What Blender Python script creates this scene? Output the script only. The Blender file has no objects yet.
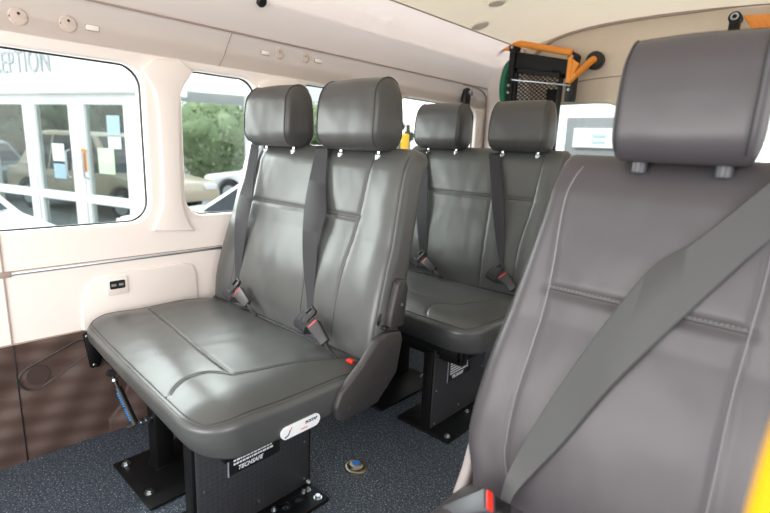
import bpy, bmesh, math, random
from mathutils import Vector, Matrix, noise
random.seed(7)
sc = bpy.context.scene
COL = sc.collection
R = math.radians
def s2l(c):
    return tuple((x/255/12.92 if x/255 <= .04045 else ((x/255+.055)/1.055)**2.4) for x in c)

# ------------------------------------------------------------------ materials
def mat(name, rgb, rough=.5, metal=0, bump=None, spec=.5, coat=0, var=None, emis=None, sheen=0):
    m = bpy.data.materials.new(name); m.use_nodes = True
    nt = m.node_tree; b = nt.nodes['Principled BSDF']
    c = s2l(rgb)+(1,)
    b.inputs['Base Color'].default_value = c
    b.inputs['Roughness'].default_value = rough
    b.inputs['Metallic'].default_value = metal
    b.inputs['Specular IOR Level'].default_value = spec
    b.inputs['Coat Weight'].default_value = coat
    b.inputs['Sheen Weight'].default_value = sheen
    tc = nt.nodes.new('ShaderNodeTexCoord')
    if bump:
        n = nt.nodes.new('ShaderNodeTexNoise'); n.inputs['Scale'].default_value = bump[0]; n.inputs['Detail'].default_value = 4
        bp = nt.nodes.new('ShaderNodeBump'); bp.inputs['Strength'].default_value = bump[1]; bp.inputs['Distance'].default_value = bump[2]
        nt.links.new(tc.outputs['Object'], n.inputs['Vector']); nt.links.new(n.outputs['Fac'], bp.inputs['Height'])
        nt.links.new(bp.outputs['Normal'], b.inputs['Normal'])
    # gentle procedural tone variation on everything
    v = var or (6, .06)
    n2 = nt.nodes.new('ShaderNodeTexNoise'); n2.inputs['Scale'].default_value = v[0]; n2.inputs['Detail'].default_value = 3
    nt.links.new(tc.outputs['Object'], n2.inputs['Vector'])
    mx = nt.nodes.new('ShaderNodeMix'); mx.data_type = 'RGBA'
    mx.inputs[6].default_value = tuple(x*(1-v[1]) for x in c[:3])+(1,)
    mx.inputs[7].default_value = tuple(min(1, x*(1+v[1])) for x in c[:3])+(1,)
    nt.links.new(n2.outputs['Fac'], mx.inputs[0]); nt.links.new(mx.outputs[2], b.inputs['Base Color'])
    if emis:
        b.inputs['Emission Color'].default_value = c; b.inputs['Emission Strength'].default_value = emis
    return m

M = {}
M['leather'] = mat('grey_leatherette', (74,75,74), .33, bump=(420,.16,.0012), spec=.55, var=(9,.05))
M['leather_near'] = mat('near_grey_leatherette', (68,64,67), .40, bump=(520,.14,.001), spec=.45, var=(9,.05))
M['leather_hr'] = mat('headrest_leatherette', (64,63,62), .34, bump=(420,.16,.0012), spec=.5)
M['seam'] = mat('seam_dark', (45,45,46), .55)
M['piping_near'] = mat('near_seam_piping', (112,106,112), .4)
M['piping'] = mat('seam_piping', (48,48,48), .4)
M['stitch'] = mat('stitch_thread', (132,130,128), .7)
M['webbing'] = mat('seat_belt_webbing', (42,41,45), .6, bump=(900,.3,.0008), spec=.4)
M['webbing_near'] = mat('near_seat_belt_webbing', (60,60,60), .5, bump=(900,.3,.0008), spec=.5)
M['black_metal'] = mat('black_powder_coat', (12,12,13), .45, bump=(300,.05,.001), spec=.3)
M['black_plastic'] = mat('black_plastic', (24,24,25), .45)
M['grey_plastic'] = mat('grey_moulded_plastic', (52,49,49), .5, bump=(500,.15,.001))
M['trim_grey'] = mat('grey_side_cover', (150,140,138), .5)
M['buckle'] = mat('buckle_grey_plastic', (50,47,48), .42)
M['buckle_near'] = mat('near_buckle_plastic', (66,67,72), .4)
M['red'] = mat('red_release_button', (222,44,30), .35)
M['chrome'] = mat('chrome_steel', (205,208,212), .18, 1)
M['post_guide'] = mat('post_guide', (150,150,152), .3, .6)
M['zinc'] = mat('zinc_bolt', (190,196,200), .3, 1)
M['steel'] = mat('brushed_steel', (170,160,140), .32, 1)
M['blue'] = mat('blue_insert', (20,110,215), .4)
M['white_label'] = mat('white_badge', (238,238,240), .35)
M['print_white'] = mat('white_print', (235,235,240), .5)
M['print_navy'] = mat('navy_print', (30,34,74), .5)
M['print_red'] = mat('red_print', (225,110,100), .5)
M['print_blue'] = mat('blue_print', (20,120,190), .5)
M['label_edge'] = mat('label_edge', (150,150,160), .4)
M['trim'] = mat('cream_wall_trim', (230,220,214), .55, bump=(350,.08,.001), var=(3,.02))
M['trim_shadow'] = mat('trim_groove', (158,140,130), .7)
M['headliner'] = mat('headliner', (238,227,220), .8, bump=(600,.12,.001), var=(3,.02))
M['dimple'] = mat('shaded_dimple_lining', (196,180,170), .8)  # headliner colour darkened so the raised boss reads as a shaded recess
M['roof'] = mat('roof_lining', (226,214,198), .85, bump=(600,.12,.001), var=(2,.03))
M['rear_trim'] = mat('rear_header_lining', (205,190,172), .8, bump=(500,.1,.001), var=(3,.03))
M['dimple_dark'] = mat('dimple_dark', (60,45,42), .7)
M['yellow'] = mat('yellow_rail', (240,178,20), .35)
M['orange'] = mat('orange_rail', (225,140,45), .45)
M['green'] = mat('green_strap', (10,110,78), .5)
M['white'] = mat('white_paint', (240,240,238), .5)
M['offwhite'] = mat('pale_render', (225,226,224), .7)
M['grey_letters'] = mat('grey_letters', (168,172,172), .5)
M['asphalt'] = mat('asphalt', (150,150,148), .9, bump=(20,.3,.01), var=(2,.1))
M['car_beige'] = mat('car_beige', (196,178,152), .3, coat=.5)
M['car_white'] = mat('car_white', (238,240,240), .3, coat=.5)
M['car_dark'] = mat('car_dark', (92,98,104), .3, coat=.5)
M['car_silver'] = mat('car_silver', (165,170,172), .3, coat=.5)
M['car_glass'] = mat('car_glass', (38,44,48), .1)
M['tyre'] = mat('tyre', (30,30,30), .8)
M['tail'] = mat('tail_lamp', (190,30,30), .3)
M['leaf'] = mat('foliage', (128,146,104), .8, var=(1.6,.5))
M['leaf_dark'] = mat('dark_foliage', (66,84,56), .8, var=(5,.35))
M['bark'] = mat('bark', (92,78,62), .9)
M['notice'] = mat('notice_paper', (225,236,240), .6)
M['notice_blue'] = mat('notice_blue', (165,195,215), .6)
M['notice_green'] = mat('notice_green', (205,228,190), .6)
M['door_gap'] = mat('dark_interior', (70,70,68), .8)
M['pale_grey'] = mat('pale_grey', (128,130,130), .6)

def glass(name, tint=(1,1,1), refl=.06, rough=.0):
    m = bpy.data.materials.new(name); m.use_nodes = True; nt = m.node_tree
    for n in list(nt.nodes): nt.nodes.remove(n)
    o = nt.nodes.new('ShaderNodeOutputMaterial'); mx = nt.nodes.new('ShaderNodeMixShader')
    t = nt.nodes.new('ShaderNodeBsdfTransparent'); t.inputs[0].default_value = tint+(1,)
    g = nt.nodes.new('ShaderNodeBsdfGlossy'); g.inputs['Roughness'].default_value = rough
    f = nt.nodes.new('ShaderNodeLayerWeight'); f.inputs[0].default_value = .5
    pw = nt.nodes.new('ShaderNodeMath'); pw.operation = 'POWER'; pw.inputs[1].default_value = 5
    ad = nt.nodes.new('ShaderNodeMath'); ad.operation = 'MULTIPLY_ADD'; ad.inputs[1].default_value = .6; ad.inputs[2].default_value = refl*.5
    nt.links.new(f.outputs['Facing'], pw.inputs[0]); nt.links.new(pw.outputs[0], ad.inputs[0]); nt.links.new(ad.outputs[0], mx.inputs[0]); nt.links.new(t.outputs[0], mx.inputs[1]); nt.links.new(g.outputs[0], mx.inputs[2])
    nt.links.new(mx.outputs[0], o.inputs[0]); return m
M['glass'] = glass('clear_glass', (.97,.99,.98))
M['shop_glass'] = glass('shop_door_glass', (.72,.76,.74))

def floor_mat():
    m = mat('speckled_vinyl_floor', (52,62,74), .55, spec=.4); nt = m.node_tree; b = nt.nodes['Principled BSDF']
    tc = nt.nodes.new('ShaderNodeTexCoord')
    n = nt.nodes.new('ShaderNodeTexNoise'); n.inputs['Scale'].default_value = 210; n.inputs['Detail'].default_value = 2
    n2 = nt.nodes.new('ShaderNodeTexNoise'); n2.inputs['Scale'].default_value = 120; n2.inputs['Detail'].default_value = 2
    nt.links.new(tc.outputs['Object'], n.inputs['Vector']); nt.links.new(tc.outputs['Object'], n2.inputs['Vector'])
    r = nt.nodes.new('ShaderNodeValToRGB'); e = r.color_ramp.elements
    e[0].position = .60; e[0].color = (0,0,0,1); e[1].position = .72; e[1].color = (1,1,1,1)
    r2 = nt.nodes.new('ShaderNodeValToRGB'); e = r2.color_ramp.elements
    e[0].position = .35; e[0].color = s2l((38,44,52))+(1,); e[1].position = .65; e[1].color = s2l((72,81,92))+(1,)
    nt.links.new(n.outputs['Fac'], r.inputs[0]); nt.links.new(n2.outputs['Fac'], r2.inputs[0])
    mx = nt.nodes.new('ShaderNodeMix'); mx.data_type = 'RGBA'
    nt.links.new(r.outputs[0], mx.inputs[0]); nt.links.new(r2.outputs[0], mx.inputs[6]); mx.inputs[7].default_value = s2l((190,196,202))+(1,)
    nt.links.new(mx.outputs[2], b.inputs['Base Color'])
    return m
M['floor'] = floor_mat()

def brown_mat():
    m = mat('brown_quilted_panel', (84,66,60), .5, spec=.4); nt = m.node_tree; b = nt.nodes['Principled BSDF']
    tc = nt.nodes.new('ShaderNodeTexCoord')
    def wave(rot, sc_):
        mp = nt.nodes.new('ShaderNodeMapping'); mp.inputs['Rotation'].default_value = (R(rot),0,0)
        w = nt.nodes.new('ShaderNodeTexWave'); w.bands_direction = 'Z'; w.inputs['Scale'].default_value = sc_; w.inputs['Distortion'].default_value = 0
        nt.links.new(tc.outputs['Object'], mp.inputs['Vector']); nt.links.new(mp.outputs[0], w.inputs['Vector']); return w
    w1, w2 = wave(12, 5.0), wave(-62, 2.6)
    a = nt.nodes.new('ShaderNodeMath'); a.operation = 'ADD'
    nt.links.new(w1.outputs['Fac'], a.inputs[0]); nt.links.new(w2.outputs['Fac'], a.inputs[1])
    bp = nt.nodes.new('ShaderNodeBump'); bp.inputs['Strength'].default_value = .6; bp.inputs['Distance'].default_value = .009
    nt.links.new(a.outputs[0], bp.inputs['Height']); nt.links.new(bp.outputs[0], b.inputs['Normal'])
    return m
M['brown'] = brown_mat()

def tread_mat():
    m = mat('black_checker_plate', (50,50,53), .42, spec=.5); nt = m.node_tree; b = nt.nodes['Principled BSDF']
    tc = nt.nodes.new('ShaderNodeTexCoord')
    mp = nt.nodes.new('ShaderNodeMapping'); mp.inputs['Rotation'].default_value = (R(45),0,0)
    ck = nt.nodes.new('ShaderNodeTexChecker'); ck.inputs['Scale'].default_value = 95
    nt.links.new(tc.outputs['Object'], mp.inputs['Vector']); nt.links.new(mp.outputs[0], ck.inputs['Vector'])
    bp = nt.nodes.new('ShaderNodeBump'); bp.inputs['Strength'].default_value = .6; bp.inputs['Distance'].default_value = .004
    c2 = nt.nodes.new('ShaderNodeMix'); c2.data_type = 'RGBA'; c2.inputs[6].default_value = s2l((48,48,51))+(1,); c2.inputs[7].default_value = s2l((55,55,58))+(1,)
    nt.links.new(ck.outputs['Fac'], c2.inputs[0]); nt.links.new(c2.outputs[2], b.inputs['Base Color'])
    nt.links.new(ck.outputs['Fac'], bp.inputs['Height']); nt.links.new(bp.outputs[0], b.inputs['Normal'])
    return m
M['tread'] = tread_mat()

# ------------------------------------------------------------------ mesh helpers
def link(name, me, m=None, parent=None, smooth=35):
    for p in me.polygons: p.use_smooth = True
    if smooth is not None:
        me.set_sharp_from_angle(angle=R(smooth))
    if m is not None:
        me.materials.clear(); me.materials.append(M[m] if isinstance(m, str) else m)
    o = bpy.data.objects.new(name, me); COL.objects.link(o)
    if parent is not None: o.parent = parent
    return o
BASE = Vector((0,0,0))          # origin of the thing being built; vertices are stored relative to it
def fin(name, bm, m, parent=None, smooth=35):
    bmesh.ops.translate(bm, verts=bm.verts, vec=-BASE)
    me = bpy.data.meshes.new(name); bm.to_mesh(me); bm.free()
    return link(name, me, m, parent, smooth)
def tag(o, label=None, cat=None, group=None, kind=None):
    if label: o['label'] = label
    if cat: o['category'] = cat
    if group: o['group'] = group
    if kind: o['kind'] = kind
    return o
def root(name, loc, label, cat, group=None):
    global BASE
    o = bpy.data.objects.new(name, None); COL.objects.link(o); o.location = loc; o.empty_display_size = .1
    BASE = Vector(loc); return tag(o, label, cat, group)
def world():
    global BASE
    BASE = Vector((0,0,0))

def solo(name, bm, m, label, cat, group=None, smooth=35):
    """a one-mesh thing with its origin at its base"""
    global BASE
    bm.verts.ensure_lookup_table()
    lo = [min(v.co[i] for v in bm.verts) for i in range(3)]; hi = [max(v.co[i] for v in bm.verts) for i in range(3)]
    c = Vector(((lo[0]+hi[0])/2, (lo[1]+hi[1])/2, lo[2])); BASE = c
    o = fin(name, bm, m, None, smooth); o.location = c; world()
    return tag(o, label, cat, group)

def box(bm, lo, hi, bev=0, seg=2, mtx=None):
    t = bmesh.new(); bmesh.ops.create_cube(t, size=1)
    for v in t.verts:
        v.co = Vector([(lo[i]+hi[i])/2+v.co[i]*(hi[i]-lo[i]) for i in range(3)])
    if bev: bmesh.ops.bevel(t, geom=list(t.edges), offset=bev, segments=seg, profile=.5, affect='EDGES')
    merge(bm, t, mtx)
def merge(bm, t, mtx=None):
    if mtx is not None: bmesh.ops.transform(t, matrix=mtx, verts=t.verts)
    me = bpy.data.meshes.new('tmp'); t.to_mesh(me); t.free(); bm.from_mesh(me); bpy.data.meshes.remove(me)
def frame_of(d):
    d = d.normalized(); a = Vector((0,0,1)) if abs(d.z) < .9 else Vector((0,1,0))
    u = d.cross(a).normalized(); return u, d.cross(u).normalized()
def tube(bm, pts, r, n=8, closed=False, cap=True):
    pts = [Vector(p) for p in pts]; rings = []; N = len(pts)
    rr = r if isinstance(r, (list,tuple)) else [r]*N
    u = None
    for i, p in enumerate(pts):
        if closed: d = pts[(i+1)%N]-pts[i-1]
        else: d = pts[min(i+1,N-1)]-pts[max(i-1,0)]
        if d.length < 1e-9: d = Vector((0,0,1))
        d.normalize()
        if u is None: u, w = frame_of(d)
        else:
            u = (u-d*u.dot(d))
            if u.length < 1e-6: u, w = frame_of(d)
            u.normalize()
        w = d.cross(u)
        rings.append([bm.verts.new(p+rr[i]*(math.cos(k*2*math.pi/n)*u+math.sin(k*2*math.pi/n)*w)) for k in range(n)])
    for i in range(N if closed else N-1):
        a, b = rings[i], rings[(i+1)%N]
        for k in range(n): bm.faces.new((a[k], a[(k+1)%n], b[(k+1)%n], b[k]))
    if cap and not closed:
        bm.faces.new(rings[0][::-1]); bm.faces.new(rings[-1])
def cyl(bm, a, b, r, n=20, r2=None, bev=0):
    a = Vector(a); b = Vector(b); r2 = r if r2 is None else r2
    if bev:
        d = (b-a).normalized()
        tube(bm, [a, a+d*bev*.01, a+d*bev, b-d*bev, b-d*bev*.01, b], [r*.0+max(r-bev,1e-4), r-bev, r, r2, r2-bev, max(r2-bev,1e-4)], n)
    else: tube(bm, [a, b], [r, r2], n)
def prism(bm, pts, d, bev=0, seg=2):
    """closed polygon of 3-D points extruded by vector d, with bevelled edges"""
    t = bmesh.new(); vs = [t.verts.new(p) for p in pts]; f = t.faces.new(vs)
    e = bmesh.ops.extrude_face_region(t, geom=[f]); nv = [g for g in e['geom'] if isinstance(g, bmesh.types.BMVert)]
    bmesh.ops.translate(t, verts=nv, vec=d); bmesh.ops.recalc_face_normals(t, faces=t.faces)
    if bev: bmesh.ops.bevel(t, geom=list(t.edges), offset=bev, segments=seg, profile=.5, affect='EDGES', clamp_overlap=True)
    merge(bm, t)
def hexbolt(bm, p, n, r=.009, h=.008):
    p = Vector(p); n = Vector(n).normalized()
    cyl(bm, p, p+n*.002, r*1.45, 20); tube(bm, [p+n*.002, p+n*(.002+h*.8), p+n*(.002+h)], [r, r, r*.8], 6)
def catmull(pts, per=8):
    P = [Vector(p) for p in pts]; out = []
    for i in range(len(P)-1):
        p0, p1, p2, p3 = P[max(i-1,0)], P[i], P[i+1], P[min(i+2,len(P)-1)]
        for k in range(per):
            t = k/per
            out.append(.5*((2*p1)+(-p0+p2)*t+(2*p0-5*p1+4*p2-p3)*t*t+(-p0+3*p1-3*p2+p3)*t**3))
    out.append(P[-1]); return out
def ribbon(bm, pairs, th=.0016, per=8):
    """webbing: pairs of edge points (left, right); smooth, with thickness and rolled edges"""
    L = catmull([a for a, b in pairs], per); Rr = catmull([b for a, b in pairs], per); N = len(L); rows = []
    for i in range(N):
        t = (L[min(i+1,N-1)]-L[max(i-1,0)]).normalized(); w = Rr[i]-L[i]
        n = t.cross(w)
        n = n.normalized() if n.length > 1e-9 else Vector((0,-1,0))
        row = []
        for f, s in ((0,0),(.03,1),(.5,1),(.97,1),(1,0),(.97,-1),(.5,-1),(.03,-1)):
            row.append(bm.verts.new(L[i]+w*f+n*th*s))
        rows.append(row)
    for i in range(N-1):
        a, b = rows[i], rows[i+1]
        for k in range(8): bm.faces.new((a[k], a[(k+1)%8], b[(k+1)%8], b[k]))
    bm.faces.new(rows[0][::-1]); bm.faces.new(rows[-1])
def rrect(y0, y1, z0, z1, r, n=8):
    pts = []
    for cy, cz, a0 in ((y1-r,z1-r,0),(y0+r,z1-r,90),(y0+r,z0+r,180),(y1-r,z0+r,270)):
        for k in range(n+1):
            a = R(a0+90*k/n); pts.append((cy+r*math.cos(a), cz+r*math.sin(a)))
    return pts
def sheet(outer, holes, depth, bev=0):
    """flat panel with holes as a mesh in its XY plane, extruded +-depth"""
    cu = bpy.data.curves.new('tmp', 'CURVE'); cu.dimensions = '2D'; cu.fill_mode = 'BOTH'
    cu.extrude = depth; cu.bevel_depth = bev; cu.bevel_resolution = 2
    for poly in [outer]+holes:
        sp = cu.splines.new('POLY'); sp.points.add(len(poly)-1); sp.use_cyclic_u = True
        for i, p in enumerate(poly): sp.points[i].co = (p[0], p[1], 0, 1)
    o = bpy.data.objects.new('tmp', cu); COL.objects.link(o)
    dg = bpy.context.evaluated_depsgraph_get(); me = bpy.data.meshes.new_from_object(o.evaluated_get(dg))
    bm = bmesh.new(); bm.from_mesh(me); bpy.data.objects.remove(o); bpy.data.curves.remove(cu); bpy.data.meshes.remove(me)
    bmesh.ops.remove_doubles(bm, verts=bm.verts, dist=1e-5)
    return bm
def text(body, size, mtx, depth=.0006, shear=0, space=1, xs=1, bold=0):
    cu = bpy.data.curves.new('tmp', 'FONT'); cu.body = body; cu.size = size; cu.extrude = depth; cu.shear = shear
    cu.space_character = space; cu.align_x = 'LEFT'; cu.offset = bold
    o = bpy.data.objects.new('tmp', cu); COL.objects.link(o)
    dg = bpy.context.evaluated_depsgraph_get(); me = bpy.data.meshes.new_from_object(o.evaluated_get(dg))
    bm = bmesh.new(); bm.from_mesh(me); bpy.data.objects.remove(o); bpy.data.curves.remove(cu); bpy.data.meshes.remove(me)
    bmesh.ops.transform(bm, matrix=mtx @ Matrix.Diagonal((xs,1,1,1)), verts=bm.verts)
    return bm
def basis(o, x, y):
    x = Vector(x).normalized(); y = Vector(y).normalized(); z = x.cross(y)
    return Matrix(((x.x,y.x,z.x,o[0]),(x.y,y.y,z.y,o[1]),(x.z,y.z,z.z,o[2]),(0,0,0,1)))

class Pad:
    """upholstered rounded block. Centred box W x D x H with corner radii, then a deform, then a matrix."""
    def __init__(s, W, D, H, r, deform, mtx, step=.008):
        s.h = Vector((W/2,D/2,H/2)); s.r = Vector(r); s.df = deform; s.m = mtx
        s.n = [max(6, int(round(x*2/step))) for x in s.h]; s.grooves = []
    def groove(s, face, pts, depth=.004, sig=.006): s.grooves.append((face, [Vector(p) for p in pts], depth, sig))
    def proj(s, p):
        h, r = s.h, s.r
        q = Vector([max(-(h[i]-r[i]), min(h[i]-r[i], p[i])) for i in range(3)])
        d = Vector([(p[i]-q[i])/r[i] for i in range(3)])
        if d.length > 1e-9:
            L = d.length; d = d/L; n = Vector([d[i]/r[i] for i in range(3)]).normalized()
            o = Vector([q[i]+d[i]*r[i] for i in range(3)])
        else: o = Vector(p); n = Vector((0,0,1))
        return o, n
    def at(s, p, off=0, groove=True):
        o, n = s.proj(p)
        g = 0
        if groove:
            for face, pts, dep, sig in s.grooves:
                ax = {'f':1,'t':2}.get(face)
                if ax is not None:
                    if face == 'f' and p[1] > -s.h.y+1e-6: continue
                    if face == 't' and p[2] < s.h.z-1e-6: continue
                    a = (0,2) if face == 'f' else (0,1)
                    x, y = p[a[0]], p[a[1]]
                    best = 1e9
                    for i in range(len(pts)-1):
                        ax_, ay = pts[i].x, pts[i].y; bx, by = pts[i+1].x, pts[i+1].y
                        dx, dy = bx-ax_, by-ay; L2 = dx*dx+dy*dy or 1e-12
                        t = max(0, min(1, ((x-ax_)*dx+(y-ay)*dy)/L2))
                        best = min(best, (x-ax_-t*dx)**2+(y-ay-t*dy)**2)
                    g = max(g, dep*math.exp(-best/(sig*sig)))
        o = o-n*(g-off)
        return s.m @ s.df(o, n)
    def mesh(s):
        bm = bmesh.new(); nx, ny, nz = s.n; V = {}
        def v(i,j,k):
            if (i,j,k) not in V:
                V[(i,j,k)] = bm.verts.new(s.at(Vector((-s.h.x+2*s.h.x*i/nx, -s.h.y+2*s.h.y*j/ny, -s.h.z+2*s.h.z*k/nz))))
            return V[(i,j,k)]
        for i in range(nx):
            for k in range(nz):
                bm.faces.new((v(i,0,k), v(i+1,0,k), v(i+1,0,k+1), v(i,0,k+1)))
                bm.faces.new((v(i,ny,k+1), v(i+1,ny,k+1), v(i+1,ny,k), v(i,ny,k)))
            for j in range(ny):
                bm.faces.new((v(i,j,nz), v(i+1,j,nz), v(i+1,j+1,nz), v(i,j+1,nz)))
                bm.faces.new((v(i,j+1,0), v(i+1,j+1,0), v(i+1,j,0), v(i,j,0)))
        for j in range(ny):
            for k in range(nz):
                bm.faces.new((v(0,j,k), v(0,j,k+1), v(0,j+1,k+1), v(0,j+1,k)))
                bm.faces.new((v(nx,j+1,k), v(nx,j+1,k+1), v(nx,j,k+1), v(nx,j,k)))
        return bm
    def line(s, bm, pts3, r=.0015, off=.0005, closed=False):
        """pts3 on the box surface; subdivided and laid on the pad"""
        P = [Vector(p) for p in pts3]; out = []
        for i in range(len(P)-1):
            m = max(1, int((P[i+1]-P[i]).length/.008))
            for k in range(m): out.append(s.at(P[i].lerp(P[i+1], k/m), off))
        out.append(s.at(P[-1], off)); tube(bm, out, r, 6, cap=True)
    def stitches(s, bm, pts3, pitch=.008, L=.005, r=.0007, off=.0008):
        P = [Vector(p) for p in pts3]
        for i in range(len(P)-1):
            tot = (P[i+1]-P[i]).length; m = int(tot/pitch)
            for k in range(m):
                a = s.at(P[i].lerp(P[i+1], k*pitch/tot), off); b = s.at(P[i].lerp(P[i+1], (k*pitch+L)/tot), off)
                tube(bm, [a, b], r, 4)

def smooth2(pts, per=6):
    return [tuple(p)[:2] for p in catmull([(a,b,0) for a,b in pts], per)]
def ss(a, b, x):
    t = max(0, min(1, (x-a)/(b-a))); return t*t*(3-2*t)

# ------------------------------------------------------------------ seat pieces
def back_matrix(xc, y0, z0, k=.25):
    # local Z runs up the backrest, local -Y is the padded face (plane through y0,z0)
    a = math.atan(k)
    return Matrix.Translation((xc, y0, z0)) @ Matrix.Rotation(-a, 4, 'X')

def make_backrest(par, xc, y0, z0, Wl, Wt, zlo, zhi, T, seams_v, seams_h, leather, side_stitch=True, hmid=None):
    """seams_v: list of polylines (x,z) ; seams_h: list of ((x,z),(x,z)) in backrest coordinates"""
    H = zhi-zlo; zc = (zhi+zlo)/2
    W = max(Wl, Wt)*2
    def df(p, n):
        v = (p.z+H/2)/H
        sx = (Wl+(Wt-Wl)*ss(.25,1,v))/(W/2)
        x = p.x*sx*(1-(.10*ss(.24,.10,v) if W > .5 and W < .6 else 0))
        y = p.y+T/2
        front = ss(.2, -.6, n.y) if abs(n.y) > 0 else .5
        if p.y < 0:
            y -= .012*math.sin(math.pi*min(1,max(0,(v-.02)/.55)))                 # lumbar swell
            y += .010*math.exp(-((v-.02)/.1)**2)
            ex = abs(p.x)/(W/2)
            y -= .005*math.exp(-((ex-.86)/.09)**2)*(1-ss(.8,1,v))                # side bolster
            y += .0015*noise.noise(Vector((p.x*7, 3.1, p.z*7)))+.001*noise.noise(Vector((p.x*22, 9, p.z*15)))
        y += .018*ss(.88, 1.0, v)
        return Vector((x, y, p.z+zc))
    def sxx(z):
        return (Wl+(Wt-Wl)*ss(.25,1,(z-zlo)/H))/(W/2)
    seams_v = [[(x/sxx(z),z) for x,z in s] for s in seams_v]; seams_h = [[(x/sxx(z),z) for x,z in s] for s in seams_h]
    pd = Pad(W, T, H, (.028,.035,.05), df, back_matrix(xc,y0,z0), .0062)
    for s in seams_v: pd.groove('f', [(x,z-zc,0) for x,z in s], .003, .005)
    for s in seams_h: pd.groove('f', [(x,z-zc,0) for x,z in s], .0055, .009)
    b = fin('backrest', pd.mesh(), leather, par, 60)
    for s in seams_v:
        bm = bmesh.new(); pd.line(bm, [(x,-T/2,z-zc) for x,z in s], .0014, .0006)
        fin('seam', bm, 'piping_near' if .5 < W < .6 else 'piping', b)
    for s in seams_h:
        bm = bmesh.new(); pd.line(bm, [(x,-T/2,z-zc) for x,z in s], .0013, .0003); fin('seam', bm, 'seam', b)
        bm = bmesh.new()
        (xa,za),(xb,zb) = s[0], s[-1]
        pd.stitches(bm, [(xa,-T/2,za-zc+.0055),(xb,-T/2,zb-zc+.0055)], off=.0006); fin('stitching', bm, 'stitch', b)
    for sx in (-1, 1):
        x = sx*(W/2-.012)
        zs = [-H/2+.03, 0, H/2-.04]
        bm = bmesh.new(); pd.stitches(bm, [(x,-T/2,-H/2+.03),(x,-T/2,H/2-.03)], off=.0006)
        pd.line(bm, [(x+sx*.004,-T/2,-H/2+.02),(x+sx*.004,-T/2,H/2-.02)], .0009, .0002)
        fin('edge_seam', bm, 'piping', b)
    return b, pd

def make_headrest(par, xc, y0, z0, W, D, H, yb, zb, leather, posts=.084, tilt=0, post_z=.03, rx=.016, taper=.05):
    """posts rise from the backrest top; yb, zb = front-bottom of the pad relative to the seat"""
    def df(p, n):
        v = p.z/H+.5
        y = p.y
        y += .016*(v-.45) if p.y < 0 else -.012*(v-.3)
        if p.y < 0: y -= .008*math.sin(math.pi*v)
        y += .001*noise.noise(Vector((p.x*20, 1, p.z*16)))
        x = p.x*(1-taper*ss(.45,1,v)-taper*ss(.3,0,v))
        z = p.z+.004*math.cos(p.x/W*math.pi)*(1 if p.z > 0 else -.3)
        return Vector((x, y, z))
    mtx = Matrix.Translation((xc, yb+D/2, zb+H/2)) @ Matrix.Rotation(R(tilt), 4, 'X')
    pd = Pad(W, D, H, (rx, D*.42, H*.27), df, mtx, .007)
    h = fin('headrest', pd.mesh(), leather, par, 60)
    bm = bmesh.new()
    bm.free()
    for sx in (-1, 1):
        x = sx*(W/2-rx*.9); q = D/2; w = H/2
        bm = bmesh.new(); pd.line(bm, [(x,-q,-w),(x,-q,w),(x,q,w)], .0016, .0008); fin('piping', bm, 'seam', h)
    for sx in (-1, 1):
        bm = bmesh.new(); px = xc+sx*posts
        cyl(bm, (px, yb+D*.52, zb-post_z), (px, yb+D*.52, zb+.03), .0055, 14)
        p = fin('headrest_post', bm, 'chrome', h)
        bm = bmesh.new(); cyl(bm, (px, yb+D*.52, zb-post_z), (px, yb+D*.52, zb-post_z+.022), .012, 18, bev=.003)
        fin('post_guide', bm, 'post_guide' if W > .22 else 'buckle_near', h)
    return h

def belt_pts(pairs, off):
    return [(Vector(a)+Vector(off), Vector(b)+Vector(off)) for a, b in pairs]

def bp(x, z, y0=.95, k=.25, out=.006):
    """point on the sloping backrest face at height z"""
    return Vector((x, y0+k*(z-.46)-out, z))

def make_buckle(par, p, d, up, m='buckle', L=.075, W=.042, T=.022, stalk=.06, tongue=True):
    """buckle body along d from p (top, button end) downward"""
    p = Vector(p); d = Vector(d).normalized(); n = Vector(up); n = (n-d*n.dot(d)).normalized(); s = d.cross(n)
    mt = Matrix(((s.x,n.x,d.x,p.x),(s.y,n.y,d.y,p.y),(s.z,n.z,d.z,p.z),(0,0,0,1)))
    bm = bmesh.new(); t = bmesh.new(); bmesh.ops.create_cube(t, size=1)
    for v in t.verts:
        f = 1 if v.co.z < 0 else .72
        v.co = Vector((v.co.x*W*f, v.co.y*T*(1 if v.co.z < 0 else .8), (v.co.z+.5)*L))
    bmesh.ops.bevel(t, geom=list(t.edges), offset=.004, segments=3, profile=.5, affect='EDGES'); merge(bm, t, mt)
    b = fin('belt_buckle', bm, m, par)
    bm = bmesh.new(); box(bm, (-W*.40,-T*.1,-.004), (W*.40,T*.38,.006), .0015, 2, mt); fin('release_button', bm, 'red', b)
    if stalk:
        bm = bmesh.new(); tube(bm, catmull([p+d*(L*.95), p+d*(L+stalk*.5)+n*.004, p+d*(L+stalk)-n*.004], 5), .006, 8); fin('buckle_stalk', bm, 'black_plastic', b)
    if tongue:
        bm = bmesh.new()
        box(bm, (-W*.26,-.0015,-.03), (W*.26,.0015,.004), .001, 1, mt)
        to = fin('belt_tongue', bm, 'black_plastic', par)
        bm = bmesh.new()
        box(bm, (-W*.62,-.006,-.036), (W*.62,.006,-.022), .003, 2, mt); box(bm, (-W*.62,-.005,-.052), (W*.62,.006,-.046), .0028, 2, mt)
        for q in (-1,1): box(bm, (q*W*.62-.004,-.005,-.052), (q*W*.62+.004,.006,-.026), .0025, 2, mt)
        fin('tongue_grip', bm, 'black_plastic', to)
    return b

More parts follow.
